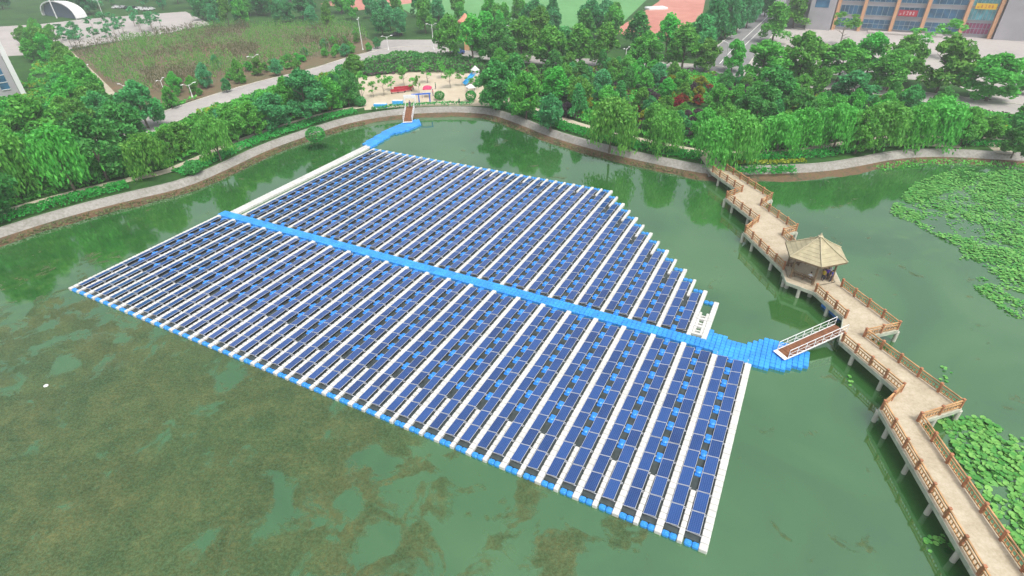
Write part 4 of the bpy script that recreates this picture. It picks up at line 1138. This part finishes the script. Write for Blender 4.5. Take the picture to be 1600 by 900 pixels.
grove([(60, 75), (120, 50), (250, 34), (280, 42), (150, 74), (100, 85)], 22, 5, 8, [('sparse', 'leaf_blue')], 'pale plaza', 'thin young trees on the plaza', .8, 1)
grove([(1395, 96), (1580, 96), (1640, 120), (1500, 100)], 2, 2.5, 3.5, [('dense', 'leaf')], 'on the right forecourt edge', 'small forecourt trees')
tpx('dense', 'leaf_dark', 1592, 100, 146, 40, 'dark tree cut by the right border beside the lamp post')
# purple, red and yellow shrubs among the park trees
SHR = []
for i in range(64):
    P = [tuple(at(x, y, LAND)[:2]) for x, y in [(780, 130), (960, 120), (1150, 140), (1500, 190), (1500, 225), (1150, 225), (1000, 215), (880, 190)]]
    while True:
        x, y = random.uniform(-10, 110), random.uniform(90, 175)
        if inpoly(x, y, P) and clear(x, y): break
    lf = random.choice(['leaf_purple', 'leaf_red', 'leaf_yellow', 'leaf_yellow', 'leaf_purple', 'leaf_purple'])
    w_ = {'leaf_purple': 'dark purple', 'leaf_red': 'reddish', 'leaf_yellow': 'yellow green'}[lf]
    h = random.uniform(1.8, 3.4); SHR.append((px((x, y, LAND))[0], w_, tree('dense', lf, (x, y), h, h * 1.05, 'shrub', 'shrub', w_ + ' shrubs in the right park', name='ornamental_shrub')))
SHR.sort(key=lambda q: q[0])
for w_ in set(q[1] for q in SHR):
    for i, q in enumerate([q for q in SHR if q[1] == w_]): q[2]['label'] = '%s shrub, %s of its colour from the left under the right park trees' % (w_, ORD(i + 1))
for x, yt, yb, w, lf, lb in [(826, 128, 146, 22, 'leaf_yellow', 'bright yellow green shrub left of the park middle'), (1000, 162, 178, 15, 'leaf_red', 'crimson shrub above the first big willow'), (972, 145, 163, 17, 'leaf_red', 'orange red shrub at the top of the first big willow'),
                             (885, 160, 182, 30, 'leaf_purple', 'dark purple shrub above the curved bank'), (1500, 195, 214, 30, 'leaf_yellow', 'yellow shrub left of the right hand garden path'), (1060, 178, 196, 18, 'leaf_purple', 'purple shrub between the first and second willows')]:
    tpx('dense', lf, x, yt, yb, w, lb, cat='shrub', name='ornamental_shrub')

# ------------------------------------------------------------------ ground cover, hedges (uncountable leaves)
def cover(name, poly_px, dens, hmax, leafkey, label, size=.35, test=None, pts=None, cat='ground cover'):
    P = pts or [tuple(at(x, y, LAND)[:2]) for x, y in poly_px]
    xs = [p[0] for p in P]; ys = [p[1] for p in P]; area = abs(sum(P[i][0] * P[i - 1][1] - P[i - 1][0] * P[i][1] for i in range(len(P)))) / 2
    n = int(area * dens); mb = MB(); c = 0; tr = 0
    while c < n and tr < n * 8:
        tr += 1
        x = random.uniform(min(xs), max(xs)); y = random.uniform(min(ys), max(ys))
        if not inpoly(x, y, P): continue
        if test and not test(x, y): continue
        c += 1
        hh = hmax * (.35 + .65 * max(0, min(1, .5 + noise.noise((x * .35, y * .35, 3.3)) * 1.3)))
        leaf_quad(mb, Vector((x, y, LAND + hh * random.uniform(.5, 1))), size * random.uniform(.6, 1.3))
    return tag(mb.build(name, M[leafkey]), label, cat, kind='stuff')
def band(name, d0, d1, i0, i1, dens, h, leafkey, label, size=.28, z0=LAND, cat='hedge'):
    A_, B_ = offset(SH, d0)[i0:i1], offset(SH, d1)[i0:i1]; mb = MB()
    for i in range(len(A_) - 1):
        L_ = math.hypot(A_[i + 1][0] - A_[i][0], A_[i + 1][1] - A_[i][1]); n = int(L_ * abs(d1 - d0) * dens)
        for _ in range(n):
            s_, t_ = random.random(), random.random()
            x = (A_[i][0] * (1 - s_) + A_[i + 1][0] * s_) * (1 - t_) + (B_[i][0] * (1 - s_) + B_[i + 1][0] * s_) * t_
            y = (A_[i][1] * (1 - s_) + A_[i + 1][1] * s_) * (1 - t_) + (B_[i][1] * (1 - s_) + B_[i + 1][1] * s_) * t_
            hh = h * (1 - (2 * t_ - 1) ** 4 * .4) * random.uniform(.55, 1) * (1 + .25 * noise.noise((x * .6, y * .6, 0)))
            leaf_quad(mb, Vector((x, y, z0 + hh)), size * random.uniform(.6, 1.3))
    return tag(mb.build(name, M[leafkey]), label, cat, kind='stuff')
def idx(x, y):
    p = at(x, y); return min(range(len(SH)), key=lambda i: (SH[i][0] - p.x) ** 2 + (SH[i][1] - p.y) ** 2)
i_sqL, i_sqR, i_bw, i_gap, i_gap2 = idx(600, 190), idx(760, 185), idx(1105, 284), idx(250, 315), idx(310, 300)
band('bank_hedge', 4.0, 7.9, 0, i_gap, 26, 1.0, 'leaf_hedge', 'dark green low hedge between the footpath and the stone bank, left end')
band('bank_hedge', 4.0, 7.9, i_gap2, i_sqL, 24, .8, 'leaf_hedge', 'bright green hedge from the bare bank patch to the ramp')
band('bank_hedge', 3.8, 5.2, i_sqL, i_sqR, 26, .9, 'leaf_dark', 'thin dark hedge in front of the beige square')
band('bank_hedge', 4.0, 8.0, i_sqR, i_bw - 1, 24, .9, 'leaf_hedge', 'green hedge above the curved bank right of the square')
band('bank_hedge', 5.0, 8.2, i_bw + 2, len(SH) - 1, 22, .9, 'leaf_hedge', 'green hedge behind the bank right of the boardwalk')
band('yellow_shrubs', 3.7, 4.9, i_bw + 2, idx(1290, 280), 26, .6, 'leaf_yellow', 'yellow green shrub strip along the top of the bank right of the boardwalk')
band('hanging_ivy', 1.0, 3.6, i_bw + 2, idx(1262, 281), 30, 1.1, 'leaf_hedge', 'bright green creeper covering the stone bank right of the boardwalk', z0=.55, cat='creeper')
band('bank_grass', -.4, 1.9, 0, i_sqL, 11, .30, 'leaf_olive', 'patchy olive grass at the waterline of the left bank', .24, .15, 'grass')
band('bank_grass', -.3, 1.8, i_sqR, i_bw, 9, .28, 'leaf_olive', 'patchy olive grass at the waterline of the curved bank', .22, .15, 'grass')
band('bank_grass', -1.2, 1.6, idx(1370, 268), len(SH) - 1, 9, .4, 'leaf_willow', 'fresh green grass at the waterline of the right bank', .26, .05, 'grass')
parkL = [(-60, 400), (-60, 130), (45, 130), (60, 75), (110, 95), (200, 180), (330, 150), (520, 112), (560, 165), (480, 200), (380, 235), (180, 290), (20, 345)]
parkR = [(765, 112), (960, 106), (1110, 116), (1200, 138), (1400, 158), (1620, 190), (1620, 240), (1400, 225), (1200, 240), (1080, 245), (960, 230), (860, 200), (775, 160)]
cl = lambda x, y: segd(x, y, ROADS[0]) > 5.2 and segd(x, y, SH) > 11.2 and not inpoly(x, y, SQ) and noise.noise((x * .12, y * .12, 5)) > -.25
cover('undergrowth', parkL, 5, 1.1, 'leaf', 'mid green undergrowth below the trees of the left park', .5, cl)
cover('undergrowth', parkR, 5, 1.2, 'leaf', 'mid green undergrowth below the trees of the right park', .5, cl)
cover('flower_bed', parkR, 1.6, 1.3, 'leaf_purple', 'dark purple bedding among the trees of the right park', .5, lambda x, y: cl(x, y) and noise.noise((x * .13, y * .13, 8)) > .12)
cover('flower_bed', parkR, 1.6, 1.2, 'leaf_yellow', 'yellow green bedding among the trees of the right park', .5, lambda x, y: cl(x, y) and noise.noise((x * .13, y * .13, 21)) > .2)
cover('flower_bed', parkL, 1.2, 1.2, 'leaf_yellow', 'yellow green bedding in the left park', .5, lambda x, y: cl(x, y) and noise.noise((x * .13, y * .13, 31)) > .2)
cover('purple_hedge', [(556, 108), (600, 96), (700, 96), (760, 104), (752, 116), (640, 114), (560, 122)], 3.5, 1.6, 'leaf_purple', 'dark purple and green hedge behind the beige square', .5)
cover('green_hedge', [(566, 100), (610, 86), (700, 86), (765, 98), (755, 116), (640, 113), (560, 120)], 9, 1.6, 'leaf_dark', 'dark green shrub belt between the square and the road junction', .5)

# sapling nursery: hundreds of spindly saplings that read as one haze of stems
NP_ = [tuple(at(x, y, LAND)[:2]) for x, y in [(120, 86), (200, 66), (330, 46), (540, 42), (580, 62), (480, 96), (300, 142), (215, 150), (160, 122)]]
mb = MB(); xs = [p[0] for p in NP_]; ys = [p[1] for p in NP_]; c = 0
while c < 2600:
    x = random.uniform(min(xs), max(xs)); y = random.uniform(min(ys), max(ys))
    if not inpoly(x, y, NP_): continue
    c += 1; h = random.uniform(2.4, 4.6)
    mb.tube((x, y, LAND), (x + random.uniform(-.2, .2), y, LAND + h * .9), .035, .02, 4, m=0, caps=False)
    k = 0 if noise.noise((x * .05, y * .05, 2)) > .1 else 1
    for _ in range(16):
        z = random.uniform(.3, 1) * h
        leaf_quad(mb, Vector((x + random.gauss(0, .4), y + random.gauss(0, .4), LAND + z)), random.uniform(.12, .3), m=1 + k, vert=1, asp=2.2)
tag(mb.build('nursery_saplings', [M['pale_bark'], M['leaf_olive'], M['leaf_willow']]), 'rows of spindly saplings filling the nursery field at the upper left', 'saplings', kind='stuff')

# ------------------------------------------------------------------ lily pads
def pads(name, poly_px, dens, label, thr=-.05, sz=(.11, .22), seed=0.0):
    P = [tuple(at(x, y, .1)[:2]) for x, y in poly_px]; xs = [p[0] for p in P]; ys = [p[1] for p in P]
    area = abs(sum(P[i][0] * P[i - 1][1] - P[i - 1][0] * P[i][1] for i in range(len(P)))) / 2; n = int(area * dens); c = 0; mb = MB(); tr = 0
    while c < n and tr < n * 20:
        tr += 1
        x = random.uniform(min(xs), max(xs)); y = random.uniform(min(ys), max(ys))
        if not inpoly(x, y, P): continue
        e = 1.0
        v_ = noise.noise((x * .16, y * .16, seed)) + .6 * noise.noise((x * .55, y * .55, seed + 4))
        if v_ < thr + random.uniform(-.32, .32): continue
        c += 1; r_ = random.uniform(*sz); z = .03 + (random.random() ** 2) * .45 * max(0, min(1, v_ + .4))
        tx, ty = random.gauss(0, .10), random.gauss(0, .10); ph = random.uniform(0, 6.28); k = 8
        ring = [Vector((x + r_ * math.cos(ph + 5.9 * i / k), y + r_ * math.sin(ph + 5.9 * i / k), z + tx * r_ * math.cos(ph + 5.9 * i / k) + ty * r_ * math.sin(ph + 5.9 * i / k) + .015)) for i in range(k + 1)]
        cc = (x, y, z - .02)
        n0 = len(mb.v); mb.v += [cc] + [tuple(q) for q in ring]
        for i in range(k): mb.f.append((n0, n0 + 1 + i, n0 + 2 + i)); mb.m.append(0); mb.uv.append([(0, 0)] * 3)
    return tag(mb.build(name, M['lily']), label, 'lily pads', kind='stuff')
pads('lily_pads', [(1385, 330), (1430, 285), (1500, 262), (1640, 268), (1700, 420), (1640, 520), (1560, 480), (1500, 430), (1500, 385)], 13, 'dense patch of bright green lily pads on the water at the upper right', -.02, seed=1)
pads('lily_pads', [(1480, 275), (1640, 268), (1660, 420), (1560, 440), (1480, 350)], 2.6, 'scattered lily pads near the right bank', -.5, seed=5)
pads('lily_pads', [(1464, 650), (1540, 655), (1640, 700), (1700, 940), (1610, 890), (1560, 805), (1500, 720)], 14, 'lily pads on the water just right of the lower boardwalk', -.06, (.14, .3), seed=11)
pads('lily_pads', [(1440, 835), (1490, 835), (1500, 870), (1450, 868)], 4, 'few lily pads in the shade left of the lower boardwalk', -.1, (.12, .26), seed=3)
pads('lily_pads', [(1470, 570), (1490, 570), (1495, 600), (1468, 600)], 3, 'few floating leaves near the boardwalk corner', -.1, (.1, .2), seed=7)
pads('lily_pads', [(1315, 588), (1332, 588), (1332, 602), (1315, 600)], 4, 'tiny cluster of leaves left of the boardwalk below the gangway', -.3, (.1, .2), seed=2)

# ------------------------------------------------------------------ school building at the upper right
b0 = at(1240, 44, LAND); b1 = at(1560, 63, LAND)
bd = (b1 - b0); bl = bd.length; brz = math.atan2(bd.y, bd.x)
sch = empty('school_building', b0, brz, 'grey school building with orange pilasters, blue windows and a red banner', 'building')
def bx_(name, cx, cy, cz, dx, dy, dz, material, par=sch, bev=0, **k):
    mb = MB(); mb.box((cx, cy, cz), (dx, dy, dz), bev=bev); return mb.build(name, material, par)
LX = bl
bx_('wall', LX * .72, 13, 11, LX * 1.6, 20, 22, M['bld_grey'])
bx_('roof', LX * .72, 13, 22.3, LX * 1.62, 20.6, .6, M['bld_white'])
# solid left stair block
def sx_(x, y): # facade coordinate of a photo spot at ground level
    p = at(x, y, LAND) - b0; return p.x * math.cos(brz) + p.y * math.sin(brz)
sA, sB = sx_(1258, 45), sx_(1296, 47)
bx_('stair_tower', (sA + sB) / 2, 1.4, 11.2, sB - sA, 3.4, 22.4, M['bld_grey'])
w_ = bx_('window', (sA + sB) / 2 - .4, -.32, 9.0, (sB - sA) * .55, .1, 3.4, M['glass'])
pil = [sx_(1340, 50), sx_(1389, 53), sx_(1436, 56), sx_(1498, 60), sx_(1546, 63)]
for q in [sx_(1300, 48)] + pil:
    bx_('pilaster', q, 2.35, 11, 1.0, 1.7, 22, M['bld_orange'])
def winband(xa, xb, z0, z1, gm, nc, nr, y=2.92):
    mb = MB(); mb.box(((xa + xb) / 2, y, (z0 + z1) / 2), (xb - xa, .12, z1 - z0)); f = mb.build('window', gm, sch)
    m2 = MB()
    for i in range(nc + 1): x = xa + (xb - xa) * i / nc; m2.box((x, y - .12, (z0 + z1) / 2), (.12, .12, z1 - z0))
    for j in range(nr + 1): z = z0 + (z1 - z0) * j / nr; m2.box(((xa + xb) / 2, y - .13, z), (xb - xa, .1, .12))
    m2.build('frame', M['mullion'], f)
edges = [sx_(1300, 48)] + pil
for i in range(5):
    xa, xb = edges[i] + .7, edges[i + 1] - .7
    for fl in range(5):
        z0 = 1.0 + fl * 4.2
        if i == 3: xm = xb - 2
        gm = M['glass'] if i != 4 else [M['purple'], M['glass_teal'], M['glass_teal'], M['glass_teal'], M['glass_teal']][fl]
        winband(xa, xb, z0, z0 + (2.9 if i != 4 else 3.4), gm, 5 if i < 4 else 7, 1 if fl else 2)
bx_('wall_panel', edges[-1] + 12, 2.0, 9, 22, 2.2, 18, M['bld_grey'])
for fl in (3, 4): winband(edges[-1] + 1, edges[-1] + 22, 2.0 + fl * 4.2, 4.6 + fl * 4.2, M['glass_teal'], 14, 1, y=.82)
def banner(xa, xb, z, h, material, marks):
    r = empty('banner', b0 + Vector((0, 0, 0)), brz, None, None)
    o = MB(); o.box(((xa + xb) / 2, 1.95, z), (xb - xa, .08, h)); o1 = o.build('cloth', material, r)
    mk = MB(); x = xa + .7; rnd = random.Random(4)
    while x < xb - .7:
        for _ in range(3):
            if rnd.random() < .5: mk.box((x, 1.89, z + rnd.uniform(-.3, .3) * h), (.5, .03, .1))
            else: mk.box((x + rnd.uniform(-.2, .2), 1.89, z), (.1, .03, h * .55))
        x += .95
    mk.build('lettering', marks, r); return r
tag(banner(edges[2] + .8, edges[3] - 1.2 if False else edges[2] + (edges[3] - edges[2]) * .72, 6.4, 1.9, M['red'], M['bld_white']), 'red banner with white characters hung between two school pilasters', 'banner')
tag(banner(edges[4] + 1.5, edges[5] - 1.2, 9.4, 1.7, M['yellow'], M['red']), 'yellow banner with red characters across the teal school windows', 'banner')
# steps of the forecourt
bx_('entrance_steps', (edges[2] + edges[3]) / 2, 0, .25, 22, 4, .5, M['paving'])

# left building corner
c0 = at(40, 150, LAND)
hL = height_to(c0, 56)
lb_ = empty('office_building', c0, R(225), 'grey building with a white corner pier and blue windows at the left border', 'building')
def bxl(name, cx, cy, cz, dx, dy, dz, m_): mb = MB(); mb.box((cx, cy, cz), (dx, dy, dz)); return mb.build(name, m_, lb_)
bxl('wall', 9.3, -6.6, hL / 2 - .4, 17, 12, hL - .8, M['bld_grey'])
bxl('corner_pier', .2, 0, hL / 2, 1.1, 1.1, hL, M['bld_white'])
bxl('roof', 9.3, -6.6, hL - .2, 18.4, 13.4, .5, M['bld_white'])
for i in range(4):
    f = bxl('window', 3.2 + i * 3.8, -.55, hL * .45, 1.9, .12, hL * .62, M['glass'])
    mb = MB()
    for k in range(6): mb.box((3.2 + i * 3.8, -.44, hL * (.15 + .12 * k)), (1.9, .1, .14))
    mb.build('frame', M['bld_white'], f)
for i in range(0):
    f = bxl('window', .72, -3.0 - 3.4 * i, hL * .45, .12, 1.9, hL * .62, M['glass'])

# arched stage canopy on the plaza
a0 = at(72, 24, LAND); a1_ = at(122, 30, LAND)
ar = empty('arched_canopy', (a0 + a1_) / 2, math.atan2((a1_ - a0).y, (a1_ - a0).x), 'white arched stage canopy with a mast standing on the far plaza', 'canopy')
W_ = (a1_ - a0).length / 2 * 1.05; hC = 7.0
mb = MB(); n = 16
for i in range(n):
    t0, t1 = math.pi * i / n, math.pi * (i + 1) / n
    P0_, P1_ = (W_ * -math.cos(t0), hC * math.sin(t0) ** .8), (W_ * -math.cos(t1), hC * math.sin(t1) ** .8)
    for y0_, y1_ in ((-1.2, 4),):
        mb.face([(P0_[0], y0_, P0_[1]), (P1_[0], y0_, P1_[1]), (P1_[0], y1_, P1_[1] * .92), (P0_[0], y1_, P0_[1] * .92)])
        mb.face([(P0_[0] * 1.03, y0_, P0_[1] + .5), (P0_[0] * 1.03, y1_, P0_[1] * .92 + .5), (P1_[0] * 1.03, y1_, P1_[1] * .92 + .5), (P1_[0] * 1.03, y0_, P1_[1] + .5)])
        mb.face([(P0_[0], y0_, P0_[1]), (P0_[0] * 1.03, y0_, P0_[1] + .5), (P1_[0] * 1.03, y0_, P1_[1] + .5), (P1_[0], y0_, P1_[1])])
mb.build('shell', M['bld_white'], ar)
mb = MB(); mb.solid([(-W_ * math.cos(math.pi * i / 16) * .99, 0, hC * math.sin(math.pi * i / 16) ** .8 * .99) for i in range(17)] + [(-W_ * math.cos(math.pi * i / 16) * .99, .3, hC * math.sin(math.pi * i / 16) ** .8 * .97) for i in range(17)], [tuple(range(17)), tuple(range(33, 16, -1))]); mb.build('shade_fill', mat('interior_shade', (.10, .14, .18), .8), ar)  # dark face filling the arch, the interior shade put into its colour
mb = MB(); mb.tube((2, -3, 0), (2, -3, hC + 10), .3, .2, 8); mb.build('mast', M['bld_white'], ar)

# ------------------------------------------------------------------ cars
def car_proto(paint):
    r = empty('parked_car'); mb = MB()
    prof = [(-2.15, .35), (-2.2, .75), (-2.0, .92), (-1.35, 1.0), (-.95, 1.42), (.65, 1.45), (1.25, 1.0), (2.05, .85), (2.2, .6), (2.15, .32)]
    for s_ in (1,):
        L_ = [(x, -.86, z) for x, z in prof]; R_ = [(x, .86, z) for x, z in prof]
        Li_ = [(x, -.86 if z < 1.1 else -.68, z) for x, z in prof]; Ri_ = [(x, .86 if z < 1.1 else .68, z) for x, z in prof]
        n = len(prof); mb.solid(Li_ + Ri_, [tuple(range(n)), tuple(range(2 * n - 1, n - 1, -1))] + [(i, n + i, n + (i + 1) % n, (i + 1) % n) for i in range(n)])
    mb.build('body', paint, r)
    mb = MB()
    for y in (-1, 1):
        mb.face([(-1.2, .835 * y, 1.02), (-.9, .725 * y, 1.36), (.6, .725 * y, 1.38), (1.1, .835 * y, 1.02)])
    mb.face([(1.22, -.74, 1.05), (1.22, .74, 1.05), (.72, .62, 1.43), (.72, -.62, 1.43)]); mb.face([(-1.35, .74, 1.04), (-1.35, -.74, 1.04), (-1.0, -.62, 1.4), (-1.0, .62, 1.4)])
    mb.build('window', M['dark'], r)
    for x in (-1.35, 1.35):
        for y in (-.8, .8):
            mb = MB(); mb.tube((x, y - .1, .32), (x, y + .1, .32), .32, .32, 12); mb.build('wheel', M['dark'], r)
    return r
paints = {k: mat('paint_' + k, c, .3, .02, 1, spec=.6, coat=.4) for k, c in dict(white=(.75, .75, .75), black=(.02, .02, .025), silver=(.45, .46, .48), blue=(.03, .09, .3), red=(.4, .03, .03)).items()}
def car(x, y, rz, paint, lb, grp=None):
    r = car_proto(paints[paint]); r.location = at(x, y, LAND + .024); r.rotation_euler = (0, 0, rz); tag(r, lb, 'car', grp)
car(620, 56, R(200), 'black', 'black car driving through the road junction')
car(716, 84, R(185), 'blue', 'blue car on the main road below the tall street trees')
car(880, 97, R(-4), 'silver', 'silver car on the main road behind the park')
for i, (x, y, p_) in enumerate([(182, 13, 'white'), (192, 13, 'silver'), (200, 14, 'black'), (209, 14, 'black'), (218, 15, 'white'), (227, 16, 'white'), (236, 16, 'white')]):
    car(x, y, R(70), p_, '%s car, %s from the left in the far plaza parking row' % (p_, ORD(i + 1)), 'cars parked on the far plaza')
for i, (x, y, p_) in enumerate([(1500, 70, 'white'), (1344, 84, 'white')]):
    car(x, y, R(20 + 70 * i), p_, ['white car parked near the coloured school windows', 'white car parked between the forecourt trees'][i])

# ------------------------------------------------------------------ street lamps
def lamp(x, yt, yb, lb, grp='white street lamps'):
    p = at(x, yb, LAND); h = height_to(p, yt)
    r = empty('street_lamp', (p.x, p.y, LAND), random.uniform(0, 6.28), lb, 'street lamp', grp)
    mb = MB(); mb.tube((0, 0, 0), (0, 0, h), .13, .07, 8); mb.lathe((0, 0, 0), [(.25, 0), (.25, .3), (.14, .5)], 8); mb.build('pole', M['white_metal'], r)
    for s_ in (-1, 1):
        mb = MB(); mb.tube((0, 0, h - .3), (s_ * 1.3, 0, h + .2), .05, .04, 6); mb.build('arm', M['white_metal'], r)
        mb = MB(); mb.box((s_ * 1.6, 0, h + .22), (.75, .28, .14), bev=.04); mb.build('lamp_head', M['white_metal'], r)
for a_ in [(147, 104, 134, 'white street lamp beside the red earth edge of the nursery'), (206, 133, 165, 'white street lamp at the lower left corner of the nursery'), (260, 125, 152, 'white street lamp beside the left road, above the small round trees'),
           (301, 132, 152, 'white street lamp at the bend of the left road'), (104, 166, 190, 'white street lamp rising from the left grove'), (567, 30, 78, 'tall white street lamp left of the road junction'),
           (607, 57, 78, 'short white street lamp in the middle of the junction'), (678, 38, 78, 'white curved street lamp right of the junction'), (1343, 72, 116, 'white lamp post between the forecourt trees'),
           (1578, 96, 152, 'tall white lamp post at the right border of the forecourt'), (1424, 60, 100, 'white lamp post before the red banner'), (977, 76, 100, 'white lamp post showing between street trees'),
           (798, 40, 92, 'lamp post amid the tall street trees right of the junction'), (165, 0, 34, 'tall white lamp post on the far plaza'), (1132, 66, 108, 'lamp post at the foot of the avenue'), (401, 88, 112, 'white lamp post at the nursery edge near the road')]: lamp(*a_)

# ------------------------------------------------------------------ things on the beige square
def bench_seat(x, y, rz, lb):
    r = empty('red_bench', at(x, y, LAND + .012), rz, lb, 'bench', 'red benches on the beige square')
    mb = MB(); mb.box((0, 0, .45), (2.0, .55, .12), bev=.03); mb.build('seat', M['red'], r)
    mb = MB(); mb.box((0, .3, .78), (2.0, .1, .5), bev=.03); mb.build('backrest', M['red'], r)
    for s_ in (-.8, .8): mb = MB(); mb.box((s_, 0, .2), (.12, .5, .4)); mb.build('leg', M['dark'], r)
for i, (x, y) in enumerate([(617, 146), (622, 142), (627, 145), (632, 141), (638, 143), (641, 140)]):
    bench_seat(x, y, R(20), 'red bench %s from the left in the cluster behind the entrance gate' % ORD(i + 1))
# blue post frame with pink top (exercise shelter)
fr = empty('post_shelter', at(664, 163, LAND + .012), R(8), 'blue metal post frame on the square beside the entrance gate', 'frame')
mb = MB()
for s_ in (-1, 1): mb.tube((s_ * 1.3, 0, 0), (s_ * 1.3, 0, 2.6), .14, .14, 8)
mb.build('post', M['blue_paint'], fr)
mb = MB(); mb.beam((-3.0, 0, 2.5), (1.6, 0, 2.5), .25, .3); mb.build('beam', M['blue_paint'], fr)
cn = empty('pink_kiosk', at(669, 152, LAND + .012), 0, 'pink and red market canopy behind the blue frame', 'canopy')
mb = MB(); mb.lathe((0, 0, 2.1), [(1.5, 0), (1.5, .25), (.9, .55), (.1, .8)], 4, phase=.8); mb.build('canopy_top', mat('pink_cloth', (.62, .05, .14), .7), cn)
for sx__ in (-1, 1):
    for sy__ in (-1, 1): mb = MB(); mb.tube((sx__, sy__, 0), (sx__, sy__, 2.2), .05, .05, 6); mb.build('post', M['white_metal'], cn)
pl = empty('play_slide', at(726, 134, LAND + .012), R(35), 'sky blue slide with white frame at the right side of the square', 'play equipment')
mb = MB(); mb.beam((0, 0, .4), (3.2, 0, 2.6), 1.5, .1); mb.beam((0, .75, .6), (3.2, .75, 2.8), .1, .4); mb.beam((0, -.75, .6), (3.2, -.75, 2.8), .1, .4); mb.build('chute', M['sky_blue'], pl)
mb = MB()
for x in (3.0, 4.2):
    for y in (-.8, .8): mb.tube((x, y, 0), (x, y, 3.6), .07, .07, 6)
mb.box((3.6, 0, 2.55), (1.5, 1.7, .1)); mb.build('platform', M['white_metal'], pl)
mb = MB(); mb.lathe((3.6, 0, 3.5), [(1.3, 0), (.6, .6), (.05, 1.1)], 4, phase=.785); mb.build('roof', M['leaf_red'] if False else M['bld_white'], pl)
def tentlet(x, y, lb, m_):
    r = empty('white_stall', at(x, y, LAND + .012), R(20), lb, 'stall'); mb = MB(); mb.lathe((0, 0, 1.2), [(1.5, 0), (1.5, .15), (.2, .8)], 4, phase=.785); mb.build('canopy_top', m_, r)
    for a_ in (-1, 1):
        for b_ in (-1, 1): mb = MB(); mb.tube((a_ * .95, b_ * .95, 0), (a_ * .95, b_ * .95, 1.25), .05, .05, 6); mb.build('post', M['white_metal'], r)
tentlet(736, 144, 'white stall beside the sky blue slide', M['bld_white'])
def bikeblue(x, y, lb, w):
    r = empty('blue_railing_box', at(x, y, LAND), R(-5), lb, 'planter'); mb = MB(); mb.box((0, 0, .45), (w, .9, .9), bev=.06); mb.build('box', M['sky_blue'], r)
    mb = MB(); mb.box((0, 0, .95), (w * .92, .7, .12), bev=.03); mb.build('lid', M['bld_white'], r)
bikeblue(622, 163, 'blue and white box beside the left of the entrance gate', 2.6)
bikeblue(595, 168, 'pale blue low box at the left front of the square', 3.2)
person(P_(677, 150, LAND + .012), R(120), M['pink_shirt'], 'person in pink standing on the beige square near the blue frame')
person(P_(681, 139, LAND + .012), R(80), M['green_shirt'], 'person in green walking on the middle of the beige square')
person(P_(641, 168, LAND + .1), R(180), M['navy_shirt'], 'person in dark clothes standing under the entrance gate')
person(P_(718, 164, LAND + .012), R(0), M['green_shirt'], 'person in green standing at the front edge of the square')
# pink tower sign beyond the trees
p_ = at(730, 78, LAND); r = empty('orange_tower', (p_.x, p_.y, LAND), 0, 'small orange topped tower showing between the tall street trees', 'tower'); h = height_to(p_, 22)
mb = MB(); mb.box((0, 0, h / 2 - 1), (1.6, 1.6, h - 2)); mb.build('shaft', M['bld_orange'], r)
mb = MB(); mb.lathe((0, 0, h - 2.6), [(2.4, 0), (2.6, .6), (1.4, 1.6), (.2, 2.8)], 8); mb.build('top', mat('orange_top', (.62, .27, .18), .7), r)
# white mat on the track
r = empty('landing_mat', at(1025, 14, LAND + .03), R(10), 'white landing mat on the red track', 'sports mat')
mb = MB(); mb.box((0, 0, .4), (9, 6, .8), bev=.2); mb.build('cushion', M['bld_white'], r)
mb = MB(); mb.box((0, 0, .84), (8, 5, .06)); mb.build('cover', M['bld_white'], r)

p_ = at(72, 603, .02); mb = MB(); mb.lathe((p_.x, p_.y, -.02), [(.16, 0), (.24, .06), (.19, .14), (.06, .18)], 7)
tag(mb.build('floating_bag', M['bld_white']), 'small pale plastic bag floating alone on the weed at the left', 'litter')
# ------------------------------------------------------------------ haze
hz = MB(); hz.box((0, 450, 41), (1900, 1300, 85.4)); o = hz.build('haze', []); tag(o, kind='stuff')
m = D.materials.new('haze'); m.use_nodes = True; t = m.node_tree; t.nodes.clear()
v_ = t.nodes.new('ShaderNodeVolumePrincipled'); v_.inputs['Color'].default_value = (.93, .96, 1, 1); v_.inputs['Density'].default_value = .0006; v_.inputs['Anisotropy'].default_value = .2
oo = t.nodes.new('ShaderNodeOutputMaterial'); t.links.new(v_.outputs[0], oo.inputs['Volume']); o.data.materials.append(m)
o['label'] = 'pale haze over the far side of the park'
print('objects', len(D.objects))
